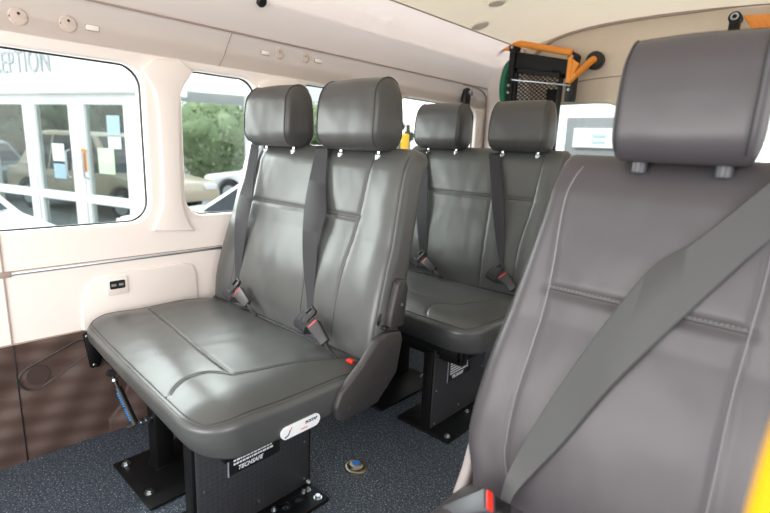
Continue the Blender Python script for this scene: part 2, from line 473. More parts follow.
# ------------------------------------------------------------------ double seat
def double_seat(off, dz, label, front):
    global BASE
    o = Vector(off)
    r = root('double_seat', Vector((-1.34,.70,0)), label, 'seat', 'grey two-place seats in two rows')
    # geometry is written in the coordinates of the front row; the root carries it to its own row
    y0, zb = .95, .46+dz
    xc = -1.335
    # backrest: two seating panels
    sh = 0 if front else .042
    vs = [smooth2([(.282+sh,.61),(.277+sh,.41),(.262+sh,.22),(.268+sh,.02)]),           # aisle-side panel edge
          smooth2([(-.304,.61),(-.304,.41),(-.318,.22),(-.318,.02)]),        # wall-side panel edge
          smooth2([(.072+sh,.61),(.074+sh,.41),(.095+sh,.22),(.11+sh,.02)])]
    hs = [[(-.304,.41),(.074+sh,.41)], [(.074+sh,.41),(.277+sh,.41)]]
    back, pd = make_backrest(r, xc, y0, zb, .446, .422, -.05, .642, .105, vs, hs, 'leather')
    for x in (-1.545, -1.127):
        make_headrest(r, x, y0, zb, .276, .122, .210, 1.050, 1.060+dz, 'leather_hr')
    # cushion
    W, D, H = .93, .575, .138
    def df(p, n):
        u = p.x/(W/2); v = p.y/(D/2)
        z = p.z
        if p.z > 0:
            z += .003*math.exp(-((abs(u)-.72)/.16)**2)+.006*math.exp(-((v+.6)/.26)**2)
            z += .0012*noise.noise(Vector((p.x*6, p.y*6, 1)))+.0006*noise.noise(Vector((p.x*20, p.y*14, 4)))
            z -= .012*ss(.3,1,v)
        tuck = ss(.3,-1,p.z/(H/2))
        y = p.y+tuck*.040*ss(-.3,-1,v) + .05*ss(.2,-1,v)*(.5-u/2)
        x = p.x*(1-.025*tuck)
        if p.z < 0: z += .018*ss(-.2,-1,u)
        return Vector((x, y, z))
    cp = Pad(W, D, H, (.125,.105,.034), df, Matrix.Translation((-1.352,.7175,.405+dz)), .0055)
    tz = H/2
    front_line = smooth2([(-.39,-.045),(-.2,-.06),(.05,-.085),(.275,-.098)])
    aisle_line = smooth2([(.275,-.098),(.31,.02),(.345,.12),(.385,.235)])
    wall_line = smooth2([(-.39,-.045),(-.40,.1),(-.41,.24)])
    corner_line = smooth2([(.275,-.098),(.248,-.115),(.222,-.150),(.222,-.205),(.250,-.2875)])
    for s in (front_line, aisle_line, wall_line, corner_line): cp.groove('t', [(a,b,0) for a,b in s], .0038, .0042)
    c = fin('cushion', cp.mesh(), 'leather', r, 60)
    for s in (front_line, aisle_line, wall_line, corner_line):
        P3 = [(a,b,tz) for a,b in s]+([(.250,-.2875,tz-.012)] if s is corner_line else [])
        bm = bmesh.new(); cp.line(bm, P3, .0017, .0008); fin('seam', bm, 'piping', c)
    # perimeter seam round the upper edge of the cushion
    e = .012
    bm = bmesh.new(); st = bmesh.new()
    per = [(-W/2,D/2-.05,tz-e),(-W/2,-D/2,tz-e),(W/2,-D/2,tz-e),(W/2,D/2-.05,tz-e)]
    cp.line(bm, per, .0015, .0006); fin('edge_piping', bm, 'seam', c)
    cp.stitches(st, [(W/2,-D/2,tz-e-.006),(W/2,D/2-.05,tz-e-.006)], off=.0006); cp.stitches(st, [(-W/2,-D/2,tz-e-.006),(W/2,-D/2,tz-e-.006)], off=.0006)
    fin('stitching', st, 'piping', c)
    # underframe
    bm = bmesh.new()
    for y in (.56,.86): box(bm, (-1.72,y-.02,.30), (-.98,y+.02,.345+dz), .004)
    for x in (-1.70,-1.0): box(bm, (x-.015,.54,.31), (x+.015,.98,.345+dz), .004)
    box(bm, (-1.70,.52,.325), (-.99,.96,.348+dz), .004)
    fin('underframe', bm, 'black_metal', r)
    # pedestal with checker-plate sides on the aisle side
    bm = bmesh.new(); box(bm, (-1.120,.515,.014), (-1.08,.885,.34), .004)
    ped = fin('pedestal', bm, 'tread', r)
    bm = bmesh.new(); box(bm, (-1.126,.505,.012), (-1.084,.517,.335), .002); fin('pedestal_edge', bm, 'black_metal', ped)
    bm = bmesh.new(); box(bm, (-1.126,.883,.012), (-1.084,.893,.335), .002); fin('pedestal_edge', bm, 'black_metal', ped)
    for y, z in ((.535,.03),(.535,.17),(.865,.17),(.70,.05),(.865,.04)):
        bm = bmesh.new(); cyl(bm, (-1.08,y,z), (-1.077,y,z), .0035, 10); fin('rivet', bm, 'zinc', ped)
    # instruction label on the pedestal
    ly0, ly1, lz0, lz1 = .607, .772, .180, .285
    bm = bmesh.new(); box(bm, (-1.0805,ly0,lz0), (-1.0785,ly1,lz1), .0006); lb = fin('label_plate', bm, 'black_plastic', ped); lb['label'] = 'black label plate with white print'
    bm = bmesh.new(); box(bm, (-1.080,ly0-.004,lz0-.002), (-1.0775,ly0,lz1), .0005); fin('label_edge', bm, 'label_edge', lb)
    mt = basis((-1.0783, ly0+.026, lz0+.008), (0,1,0), (0,0,1))
    bm = text('TECHSAFE', .0175, mt, .0003, .28, 1.0, .98, .0004); fin('label_text', bm, 'print_white', lb)
    lines = ['MAXIMUM LOAD THIS SEAT TWO', 'PASSENGERS FASTEN BELTS', 'LOCK SEAT BEFORE TRAVEL', 'SEE MANUAL FOR CLEANING']
    bm = bmesh.new(); rr = random.Random(3)
    for i in range(5):                       # lines of print too small to read
        y = ly0+.014
        while y < ly1-.022-.004*i:
            w = rr.uniform(.004,.012); box(bm, (-1.0785,y,lz0+.027+i*.0105), (-1.0782,min(y+w,ly1-.02),lz0+.027+i*.0105+.0058)); y += w+.0022
    fin('label_print', bm, 'print_white', lb)
    # aisle base plate, with two cut-outs
    pl = sheet([(-1.235,.50),(-.985,.50),(-.985,.885),(-1.235,.885)],
               [rrect(-1.062,-1.03,.80,.835,.008,3), rrect(-1.062,-1.03,.755,.785,.008,3)], .005, .001)
    bmesh.ops.translate(pl, verts=pl.verts, vec=(0,0,.0062))
    bpz = fin('base_plate', pl, 'black_metal', r)
    for (x, y, q) in ((-1.008,.862,.009),(-1.008,.525,.009),(-1.055,.862,.006),(-1.057,.735,.006),(-1.057,.845,.0055)):
        bm = bmesh.new(); hexbolt(bm, (x,y,.012), (0,0,1), q); fin('bolt', bm, 'zinc', bpz)
    bm = bmesh.new(); hexbolt(bm, (-1.07,.872,.03), (1,0,.2), .005); fin('bolt', bm, 'zinc', bpz)
    # wall-side leg and base plate
    bm = bmesh.new(); box(bm, (-1.605,.485,0.0005), (-1.315,.885,.011), .002); b2 = fin('base_plate', bm, 'black_metal', r)
    for (x, y) in ((-1.575,.515),(-1.385,.512),(-1.575,.855),(-1.385,.855)):
        bm = bmesh.new(); hexbolt(bm, (x,y,.011), (0,0,1), .010); fin('bolt', bm, 'zinc', b2)
    bm = bmesh.new(); box(bm, (-1.535,.575,.011), (-1.475,.635,.345), .006); box(bm, (-1.54,.57,.010), (-1.47,.64,.016), .003)
    lg = fin('leg', bm, 'black_metal', r)
    bm = bmesh.new(); box(bm, (-1.535,.80,.011), (-1.475,.86,.345), .006); fin('leg', bm, 'black_metal', r)
    bm = bmesh.new(); box(bm, (-1.525,.64,.19), (-1.485,.80,.23), .004); fin('leg_brace', bm, 'black_metal', r)
    bm = bmesh.new()
    hexbolt(bm, (-1.476,.60,.20), (1,0,0), .008)
    cyl(bm, (-1.497,.50,.185), (-1.497,.578,.19), .006, 12)
    for yy_ in (.540,.556): cyl(bm, (-1.497,yy_,.187), (-1.497,yy_+.008,.187), .013, 12)
    fin('pivot_bolt', bm, 'zinc', lg)
    # gas strut from the leg up to the cushion
    a, b = Vector((-1.497,.525,.185)), Vector((-1.592,.498,.338))
    bm = bmesh.new(); cyl(bm, a, a.lerp(b,.72), .0115, 16, bev=.002); cyl(bm, a.lerp(b,.7), b, .006, 12); cyl(bm, b+Vector((-.01,0,-.004)), b+Vector((.012,0,.004)), .013, 14)
    gs = fin('gas_strut', bm, 'black_plastic', r)
    bm = bmesh.new(); cyl(bm, a.lerp(b,.84), a.lerp(b,.88), .0095, 12); fin('strut_end', bm, 'zinc', gs)
    d = (b-a).normalized(); nrm = (Vector((.45,-.9,.25))); nrm = (nrm-d*nrm.dot(d)).normalized(); sd = nrm.cross(d)
    bm = bmesh.new(); t = .1
    rr = random.Random(5)
    for w0, w1 in ((.12,.34),(.38,.66)):
        t = w0
        while t < w1:
            q = a.lerp(b, t)+nrm*.0112; e1 = q+d*.006
            box(bm, (-.0035,-.0022,-.0005), (.0035,.0022,.0008), 0, 1, Matrix.Translation(q) @ basis((0,0,0), sd, d)); t += .040
    fin('strut_print', bm, 'print_blue', gs)
    # recliner bracket on the aisle side
    lo = [(.994,.556),(.951,.541),(.897,.487),(.820,.432),(.802,.392),(.812,.352),(.845,.340),(.966,.350),(1.044,.420),(1.064,.520),(1.055,.548)]
    up = [(1.064,.560),(1.078,.675),(1.068,.700),(1.044,.706),(1.030,.694),(1.005,.600),(1.002,.566)]
    bm = bmesh.new(); prism(bm, [(-.894,y,z+dz) for y,z in lo], (.026,0,0), .008, 3); rc = fin('recliner_cover', bm, 'grey_plastic', r)
    bm = bmesh.new(); prism(bm, [(-.894,y,z+dz) for y,z in up], (.026,0,0), .007, 3); rc2 = fin('recliner_arm', bm, 'grey_plastic', r)
    bm = bmesh.new(); box(bm, (-.918,.99,.36), (-.896,1.04,.54+dz), .004); fin('recliner_plate', bm, 'black_metal', rc)
    bm = bmesh.new(); cyl(bm, (-.94,.992,.568+dz), (-.873,.992,.568+dz), .0055, 12); tube(bm, [(-.905,.985,.558+dz),(-.893,.98,.59+dz),(-.9,.995,.612+dz)], .005, 8); fin('recliner_knob', bm, 'black_plastic', rc)
    for (y,z) in ((1.005,.50),(.850,.375),(1.0,.415)):
        bm = bmesh.new(); cyl(bm, (-.868,y,z+dz), (-.8665,y,z+dz), .0075, 16); cyl(bm, (-.8667,y,z+dz), (-.8655,y,z+dz), .0045, 12); fin('screw_cap', bm, 'grey_plastic', rc)
    bm = bmesh.new(); cyl(bm, (-.868,1.048,.63+dz), (-.8655,1.048,.63+dz), .005, 12); fin('screw_cap', bm, 'zinc', rc2)
    # maker badge on the cushion side
    if front:
        bm = bmesh.new(); pts = []
        badge = rrect(.640,.762,.3605,.3945,.0169,8)
        prism(bm, [(-.892,y,z) for y,z in badge], (.0050,0,0), .001, 1); bd = fin('badge', bm, 'white_label', r); bd['label'] = 'oval white maker badge with navy and red print'
        X = -.8866
        def dash(mm, y0_, z0_, y1_, z1_, w):
            bm = bmesh.new(); tube(bm, [(X,y0_,z0_),(X,(y0_+y1_)/2,(z0_+z1_)/2+.0),(X,y1_,z1_)], w, 5); fin('badge_print', bm, mm, bd)
        dash('print_navy', .650,.367,.660,.370,.0018); dash('print_navy', .660,.370,.667,.383,.0014); dash('print_red', .668,.384,.671,.388,.0018)
        bm = text('BOSTAP', .0105, basis((X,.713,.3800), (0,1,0), (0,0,1)), .0003, .2, 1, 1, .0004); fin('badge_print', bm, 'print_navy', bd)
        bm = text('seating', .0080, basis((X,.698,.3685), (0,1,0), (0,0,1)), .0002, .1); fin('badge_print', bm, 'print_red', bd)
    # seat belts: shoulder webbing hangs from the top of the back and ends in a buckled tongue
    def B(x,z,out=.012): return bp(x, z-dz, out=out)+Vector((0,0,dz))
    belts = []
    def pair(Lp, Rp, zs):
        out = []
        def it(P, z):
            for i in range(len(P)-1):
                if P[i][1] >= z >= P[i+1][1]:
                    t = (P[i][1]-z)/(P[i][1]-P[i+1][1]); return P[i][0]+(P[i+1][0]-P[i][0])*t
            return P[-1][0] if z < P[-1][1] else P[0][0]
        for z in zs:
            o_ = .014+.014*math.sin(math.pi*ss(1.06,.56,z))
            out.append((B(it(Lp,z)-off.x,z,o_+.006), B(it(Rp,z)-off.x,z,o_-.004)))
        out[0] = (out[0][0]+Vector((0,.004,.004)), out[0][1]+Vector((0,.006,.006)))
        return [(out[0][0]+Vector((0,.06,.004)), out[0][1]+Vector((0,.06,.004)))]+out
    off = o
    zs = (1.060,1.03,.94,.86,.78,.69,.60,.555)
    if front:
        belts.append(pair([(-1.687,1.06),(-1.672,.933),(-1.682,.821),(-1.652,.681),(-1.619,.574),(-1.600,.50)], [(-1.646,1.06),(-1.625,.936),(-1.601,.86),(-1.598,.753),(-1.602,.622),(-1.592,.50)], zs))
        belts.append(pair([(-1.300,1.06),(-1.298,.959),(-1.279,.846),(-1.241,.698),(-1.193,.582),(-1.160,.50)], [(-1.250,1.06),(-1.215,.936),(-1.183,.86),(-1.192,.779),(-1.182,.689),(-1.172,.586),(-1.150,.50)], zs))
        bk = [((-1.520,.913,.542), (.115,-.010,-.048)), ((-1.094,.909,.540), (.090,-.010,-.056))]
    else:
        belts.append(pair([(-1.587,1.06),(-1.557,.97),(-1.513,.787),(-1.441,.578)], [(-1.537,1.06),(-1.499,.974),(-1.451,.818),(-1.398,.58)], zs))
        belts.append(pair([(-1.177,1.06),(-1.150,.985),(-1.082,.802),(-1.007,.596)], [(-1.127,1.06),(-1.101,.998),(-1.056,.893),(-1.020,.764),(-.995,.599)], zs))
        bk = [((-1.375-.085,.915,.538), (.090,-.012,-.045)), ((-.965-.085,.918,.548), (.060,-.010,-.045))]
    for pr in belts:
        bm = bmesh.new(); ribbon(bm, pr); fin('belt_webbing', bm, 'webbing', r)
    for (p, d) in bk:
        p = Vector(p)+Vector((0,0,dz)); make_buckle(r, p, d, (.25,-.9,.45))
        # lap webbing folding down from the tongue into the gap
        q = p-Vector(d).normalized()*.046
        bm = bmesh.new()
        ribbon(bm, [(q+Vector((-.014,-.004,.006)), q+Vector((.020,-.004,-.002))), (q+Vector((-.034,-.020,-.022)), q+Vector((.016,-.016,-.034))), (q+Vector((-.036,-.018,-.046)), q+Vector((.010,-.016,-.060))), (q+Vector((-.018,.020,-.058)), q+Vector((.024,.016,-.066))), (q+Vector((.03,.060,-.072)), q+Vector((.07,.055,-.080)))])
        fin('lap_webbing', bm, 'webbing', r)
    # black tube standing in for the shade in the gap between cushion and back
    bm = bmesh.new(); tube(bm, [(-1.76,.950,.459+dz),(-.93,.946,.462+dz)], .0075, 8); fin('gap_shade', bm, 'black_plastic', r)
    if front:
        bm = bmesh.new(); box(bm, (-1.40,.955,.463), (-1.345,.966,.472), .001); fin('care_tag', bm, 'print_white', r)
        bm = bmesh.new(); box(bm, (-.945,.905,.470), (-.922,.918,.479), .002); fin('release_tab', bm, 'red', r)
    r.location = Vector((-1.34,.70,0))+o
    world()
    return r

double_seat((0,0,0), 0, 'two-place grey seat in the nearer row, white oval badge on its cushion side', True)
double_seat((.085,.90,0), .02, 'grey leatherette two-place seat in the back row, in front of the folded lift', False)

# ------------------------------------------------------------------ single foreground seat
r = root('single_seat', (-.20,.72,0), 'large grey leatherette single seat in the near right foreground, diagonal belt across it', 'seat')
vs = [smooth2([(-.147,.618),(-.160,.545),(-.155,.39),(-.161,.267),(-.168,.16),(-.164,.057),(-.151,-.035)]), smooth2([(.142,.618),(.149,.49),(.146,.383),(.143,.287),(.145,.12),(.140,-.035)])]
back, pd = make_backrest(r, -.20, .75, .46, .256, .196, -.09, .645, .11, vs, [[(-.156,.385),(.147,.385)]], 'leather_near')
make_headrest(r, -.190, .75, .46, .203, .09, .190, .862, 1.066, 'leather_near', posts=.060, post_z=.020, rx=.012, taper=.02)
def dfc(p, n):
    u = p.x/.25; v = p.y/.27
    return Vector((p.x*(1-.06*ss(.3,-1,p.z/.06)), p.y, p.z+(.008*math.exp(-((abs(u)-.75)/.15)**2) if p.z > 0 else 0)))
cp = Pad(.50,.52,.12,(.06,.07,.045), dfc, Matrix.Translation((-.20,.545,.385)), .012)
c = fin('cushion', cp.mesh(), 'leather_near', r, 60)
bm = bmesh.new(); cp.line(bm, [(-.25,.2,.03),(-.25,-.26,.03),(.25,-.26,.03),(.25,.2,.03)], .0016, .0006); fin('edge_piping', bm, 'seam', c)
bm = bmesh.new(); box(bm, (-.30,.40,.012), (-.10,.75,.33), .004); fin('pedestal', bm, 'tread', r)
bm = bmesh.new(); box(bm, (-.34,.38,.0005), (-.06,.78,.012), .002); pl = fin('base_plate', bm, 'black_metal', r)
for x in (-.315,-.085):
    for y in (.41,.75):
        bm = bmesh.new(); hexbolt(bm, (x,y,.012), (0,0,1), .009); fin('bolt', bm, 'zinc', pl)
# moulded side cover where back meets cushion
bm = bmesh.new()
prism(bm, [(-.452,y,z) for y,z in ((.64,.31),(.66,.36),(.725,.41),(.755,.46),(.785,.545),(.80,.548),(.83,.49),(.845,.40),(.83,.30),(.70,.28))], (.022,0,0), .008, 3)
fin('recliner_cover', bm, 'trim_grey', r)
bk = make_buckle(r, (-.335,.665,.498), (-.72,-.10,-.62), (-.15,-.6,.8), m='buckle_near', L=.105, W=.040, T=.028, stalk=.05, tongue=False)
world()
# its shoulder belt, anchored on the pillar outside the frame
r = root('shoulder_belt', (-.2,.80,.45), 'wide grey seat belt running diagonally over the near right seat', 'seat belt')
E1 = [(.16,1.00,1.30),(-.01,.905,1.125),(-.067,.886,1.052),(-.143,.862,.954),(-.203,.845,.888),(-.293,.791,.680),(-.341,.735,.520),(-.330,.690,.478)]
E2 = [(.20,.98,1.26),(.03,.885,1.075),(-.052,.866,.972),(-.122,.838,.862),(-.207,.791,.717),(-.262,.760,.600),(-.318,.722,.492),(-.312,.687,.466)]
bm = bmesh.new(); ribbon(bm, list(zip(E1,E2)), .0018, 10); fin('webbing', bm, 'webbing_near', r)
bm = bmesh.new(); cyl(bm, (.18,.99,1.28), (.235,1.0,1.29), .02, 16); fin('anchor', bm, 'black_plastic', r)
bm = bmesh.new(); box(bm, (-.352,.665,.470), (-.312,.700,.486), .004); fin('belt_tongue', bm, 'black_plastic', r)
world()

# ------------------------------------------------------------------ van shell
def yz(bm, x):      # sheet in its XY plane -> world YZ plane at x
    bmesh.ops.transform(bm, matrix=Matrix(((0,0,1,x),(1,0,0,0),(0,1,0,0),(0,0,0,1))), verts=bm.verts)
WX = -1.84
Y0, Y1 = -.9, 3.06
wins = [(-.55,.752,.770,1.312),(.890,1.215,.780,1.322),(1.432,2.02,.790,1.338),(2.12,2.90,.800,1.352)]
bm = sheet([(Y0,-.02),(Y1,-.02),(Y1,1.40),(Y0,1.40)], [rrect(a-.012,b+.012,c-.012,d+.012,.085) for a,b,c,d in wins], .014, .012)
yz(bm, WX-.026)
tag(fin('wall_left', bm, 'trim'), kind='structure')
for i, (a,b,c,d) in enumerate(wins):
    bm = sheet(rrect(a-.03,b+.03,c-.03,d+.03,.09), [], .002); yz(bm, WX-.036)
    w = tag(fin('window_%d' % (i+1), bm, 'glass'), kind='structure')
    bm = bmesh.new(); tube(bm, [(WX-.030,y,z) for y,z in rrect(a,b,c,d,.075)], .0055, 8, closed=True); fin('window_gasket', bm, 'black_plastic', w)
    # outer skin strip so that the pane sits in a real opening
bm = sheet([(Y0,-.3),(Y1+.1,-.3),(Y1+.1,1.8),(Y0,1.8)], [rrect(a-.004,b+.004,c-.004,d+.004,.08) for a,b,c,d in wins], .006, .001); yz(bm, WX-.065)
tag(fin('trim_12', bm, 'car_white'), kind='structure')

def extrude_profile(name, prof, y0, y1, m, n=40, closed_back=None):
    bm = bmesh.new(); rows = []
    for j in range(n+1):
        y = y0+(y1-y0)*j/n; rows.append([bm.verts.new((x, y, z)) for x, z in prof])
    for j in range(n):
        for i in range(len(prof)-1): bm.faces.new((rows[j][i], rows[j][i+1], rows[j+1][i+1], rows[j+1][i]))
    s = bmesh.ops.solidify(bm, geom=list(bm.faces), thickness=.012)
    bmesh.ops.recalc_face_normals(bm, faces=bm.faces)
    return bm
# headliner band above the windows, with the crease at z = 1.48, then the cove and the roof
def sm(pts, per=5): return [(p[0], p[1]) for p in catmull([(a,b,0) for a,b in pts], per)]
band = sm([(-1.838,1.352),(-1.838,1.40),(-1.842,1.44),(-1.838,1.472),(-1.826,1.482)])
cove = sm([(-1.826,1.482),(-1.833,1.50),(-1.80,1.58),(-1.72,1.665),(-1.63,1.712),(-1.615,1.716)])
roof = sm([(-1.615,1.716),(-1.60,1.722),(-1.45,1.765),(-1.25,1.797),(-.85,1.815),(-.4,1.80),(-.05,1.77),(.15,1.70),(.26,1.56)])
bm = extrude_profile('b', band, Y0, Y1, 'headliner'); b_ = tag(fin('trim_1', bm, 'headliner', smooth=60), kind='structure')
bm = extrude_profile('c', cove, Y0, Y1, 'headliner'); tag(fin('trim_2', bm, 'headliner', smooth=60), kind='structure')
bm = extrude_profile('r', roof, Y0, Y1, 'roof'); tag(fin('ceiling', bm, 'roof', smooth=60), kind='structure')
bm = bmesh.new(); tube(bm, [(-1.829,Y0,1.4835),(-1.829,Y1-.08,1.4835)], .004, 6); tube(bm, [(-1.612,Y0,1.7165),(-1.612,Y1,1.7165)], .0035, 6)
tag(fin('trim_3', bm, 'trim_shadow'), kind='structure')
# panel joint in the headliner band
bm = bmesh.new(); tube(bm, [(-1.829,1.095,1.478),(-1.8375,1.083,1.44),(-1.8365,1.062,1.39),(-1.8365,1.04,1.352)], .0016, 6); tag(fin('trim_4', bm, 'trim_shadow'), kind='structure')
# pillar mouldings between the windows
def pillar(name, ya, yb, ztop):
    m = (ya+yb)/2; w = (yb-ya)/2
    pts = catmull([Vector((0,y,z)) for y,z in ((m-w*1.15,.735),(m-w*.75,.79),(m-w*.50,.87),(m-w*.50,1.16),(m-w*.70,1.24),(m-w*1.25,1.30))], 4)
    pts2 = catmull([Vector((0,y,z)) for y,z in ((m+w*1.5,1.315),(m+w*.85,1.25),(m+w*.60,1.16),(m+w*.55,.87),(m+w*.75,.78),(m+w*1.2,.72))], 4)
    top = [Vector((0,m-w*.6,1.338)), Vector((0,m+w*.75,1.348))]
    allp = [p+Vector((WX-.006,0,0)) for p in pts+top+pts2]
    bm = bmesh.new(); prism(bm, allp, (.020,0,0), .009, 3); tag(fin(name, bm, 'trim'), kind='structure')
pillar('trim_5', .762, .898, 1.34)
pillar('trim_6', 1.235, 1.42, 1.34)
# silver inlay line along the wall
bm = bmesh.new(); box(bm, (WX-.002,.318,.634), (WX+.004,Y1,.643), .002); tag(fin('trim_7', bm, 'zinc'), kind='structure')
bm = bmesh.new(); box(bm, (WX-.002,Y0,.634), (WX+.003,.285,.643), .002)
box(bm, (WX-.002,Y0,.645), (WX+.0016,Y1,.649), .001); box(bm, (WX-.002,.27,.630), (WX+.005,.318,.648), .002)
tag(fin('trim_8', bm, 'trim_shadow'), kind='structure')
# vertical panel joint near the left edge of the view
bm = bmesh.new(); box(bm, (WX-.002,.296,0), (WX+.004,.3005,.77), .001); tag(fin('trim_9', bm, 'trim_shadow'), kind='structure')
# brown quilted lower panel with a long oval recess
def yzp(y, z): return (y, z)
ova = []
c0, c1 = Vector((.345,.285)), Vector((.478,.345)); rad = .043
d = (c1-c0).normalized(); pn = Vector((-d.y, d.x)); ang = math.atan2(d.y, d.x)
for k in range(13):
    a = ang+math.pi/2+math.pi*k/12; ova.append((c0.x+rad*math.cos(a), c0.y+rad*math.sin(a)))
for k in range(13):
    a = ang-math.pi/2+math.pi*k/12; ova.append((c1.x+rad*.8*math.cos(a), c1.y+rad*.8*math.sin(a)))
bm = sheet([(Y0,0),(Y1,0),(Y1,.395),(.6,.407),(Y0,.422)], [ova], .004, .003); yz(bm, WX+.002)
bp_ = tag(fin('trim_10', bm, 'brown'), kind='structure')
bm = bmesh.new(); prism(bm, [(WX+.0005,p[0],p[1]) for p in ova], (.002,0,0)); fin('recess_floor', bm, 'brown', bp_)
bm = bmesh.new(); tube(bm, [(WX+.008,p[0],p[1]) for p in ova], .0028, 6, closed=True); fin('recess_rim', bm, 'grey_plastic', bp_)
bm = bmesh.new(); cyl(bm, (WX+.001,c0.x+.012,c0.y+.004), (WX+.005,c0.x+.012,c0.y+.004), .034, 28, bev=.001); fin('speaker_mesh', bm, 'dimple_dark', bp_)
bm = bmesh.new(); box(bm, (WX,Y0,.408), (WX+.010,Y1,.4105), .001); 
bmesh.ops.rotate(bm, verts=bm.verts, cent=(WX,.6,.409), matrix=Matrix.Rotation(R(-.55), 3, 'X')); fin('panel_edge', bm, 'trim_shadow', bp_)
bm = bmesh.new(); box(bm, (WX+.004,.2965,0), (WX+.0115,.3005,.412), .001); fin('panel_joint', bm, 'black_plastic', bp_)
# stepped kick moulding along the floor
bm = bmesh.new(); prism(bm, [(WX+.004,y,z) for y,z in ((.55,.0),(.55,.055),(.60,.10),(.66,.28),(.72,.385),(Y1,.385),(Y1,0))], (.022,0,0), .006, 2); fin('wheel_housing', bm, 'brown', bp_)
# raised surround of the charging socket
sur = [(.497,.40),(.500,.50),(.516,.555),(.545,.585),(.60,.598),(.86,.600),(.90,.585),(.915,.55),(.918,.40)]
bm = bmesh.new(); prism(bm, [(WX-.004,y,z) for y,z in sur], (.013,0,0), .006, 3); tag(fin('trim_11', bm, 'trim'), kind='structure')
r = root('usb_socket', (WX+.009,.614,.53), 'black twin charging socket in a cream surround on the wall panel', 'socket')
bm = bmesh.new(); prism(bm, [(WX+.007,y,z) for y,z in rrect(.580,.650,.520,.584,.006,3)], (.008,0,0), .003, 2); fin('surround', bm, 'trim', r)
bm = bmesh.new(); prism(bm, [(WX+.014,y,z) for y,z in rrect(.590,.641,.541,.571,.004,3)], (.003,0,0), .001, 1); pl = fin('face_plate', bm, 'black_plastic', r)
for y in (.603,.6275):
    bm = bmesh.new(); box(bm, (WX+.0165,y-.008,.551), (WX+.018,y+.008,.560), .0006); fin('port', bm, 'pale_grey', pl)
world()
# strap bracket on the wall below the cushion
r = root('tie_down_bracket', (WX+.006,.52,.27), 'black fabric-covered bracket with two screws on the wall beside the cushion', 'bracket')
bm = bmesh.new(); prism(bm, [(WX+.006,y,z) for y,z in ((.492,.40),(.518,.41),(.545,.40),(.548,.30),(.535,.268),(.506,.270),(.500,.33))], (.016,0,0), .005, 2); fin('bracket', bm, 'black_metal', r)
for y,z in ((.503,.392),(.518,.282)):
    bm = bmesh.new(); cyl(bm, (WX+.021,y,z), (WX+.026,y,z), .006, 12, bev=.001); fin('screw', bm, 'zinc', r)
world()

# floor
bm = bmesh.new(); box(bm, (-1.92,Y0,-.03), (.33,Y1+.05,0)); tag(fin('floor', bm, 'floor'), kind='structure')
# rear wall with door windows
XR = .30
def xz(bm, y): bmesh.ops.transform(bm, matrix=Matrix(((1,0,0,0),(0,0,1,y),(0,1,0,0),(0,0,0,1))), verts=bm.verts)
RY = 3.03
arch = [(x, z+.004) for x, z in sm([(-1.86,1.45),(-1.80,1.60),(-1.66,1.72),(-1.45,1.775),(-1.1,1.81),(-.6,1.80),(-.2,1.785),(.1,1.72),(.30,1.55)])]
w5 = [(-1.42,.80),(-1.42,1.36),(-1.40,1.385),(-1.15,1.392),(-1.06,1.388),(-.98,1.36),(-.92,1.34),(-.80,1.335),(-.78,1.30),(-.78,.80)]
w6 = [(-.66,.80),(-.66,1.33),(-.60,1.36),(-.20,1.38),(-.16,1.35),(-.16,.80)]
bm = sheet([(-1.88,-.02),(-1.88,1.42)]+arch+[(XR,-.02)], [w5, w6], .016, .010); xz(bm, RY+.04)
tag(fin('wall_rear', bm, 'rear_trim'), kind='structure')
for i, w in enumerate((w5, w6)):
    bm = sheet([(x*1.0, z) for x, z in w], [], .002); xz(bm, RY+.05); wo = tag(fin('window_%d' % (i+5), bm, 'glass'), kind='structure')
    bm = bmesh.new(); tube(bm, [(x, RY+.045, z) for x, z in w], .006, 6, closed=True); fin('window_gasket', bm, 'black_plastic', wo)
# header roll and its seams across the back
hdr = catmull([(-1.56,RY+.005,1.66),(-1.45,RY-.012,1.735),(-1.30,RY-.02,1.778),(-1.05,RY-.02,1.803),(-.7,RY-.02,1.808),(-.35,RY-.02,1.800),(.05,RY-.02,1.74)], 8)
bm = bmesh.new(); tube(bm, hdr, .009, 8); tag(fin('trim_13', bm, 'trim_shadow'), kind='structure')
bm = bmesh.new(); tube(bm, catmull([(-1.30,RY+.012,1.50),(-1.1,RY+.012,1.520),(-.8,RY+.012,1.528),(-.2,RY+.012,1.53)], 6), .0035, 6); tag(fin('trim_14', bm, 'trim_shadow'), kind='structure')
# rear corner post
pts = [(x, z) for x, z in sm([(-1.50,0),(-1.50,.9),(-1.53,1.35),(-1.58,1.55),(-1.62,1.72)])]
bm = bmesh.new(); prism(bm, [Vector((x,RY-.03,z)) for x,z in pts]+[Vector((-1.84,RY-.03,1.55)), Vector((-1.84,RY-.03,0))], (0,.05,0), .012, 3)
tag(fin('trim_15', bm, 'trim'), kind='structure')
crv = catmull([(-1.828,2.70,1.479),(-1.828,2.86,1.474),(-1.829,2.95,1.45),(-1.83,2.985,1.40),(-1.83,2.992,1.25),(-1.83,2.995,.80)], 8)
bm = bmesh.new(); tube(bm, crv, .005, 6); tag(fin('trim_16', bm, 'trim_shadow'), kind='structure')
# right wall of the van (behind and beside the near seat), open at the sliding door
rw = [(1.25,1.95,.78,1.32),(2.1,2.85,.80,1.34)]
bm = sheet([(.98,-.02),(Y1,-.02),(Y1,1.60),(.98,1.60)], [rrect(a,b,c,d,.08) for a,b,c,d in rw], .014, .01); yz(bm, XR-.01)
tag(fin('wall_right', bm, 'trim'), kind='structure')
for i, (a,b,c,d) in enumerate(rw):
    bm = sheet(rrect(a-.01,b+.01,c-.01,d+.01,.08), [], .002); yz(bm, XR); tag(fin('window_%d' % (i+7), bm, 'glass'), kind='structure')

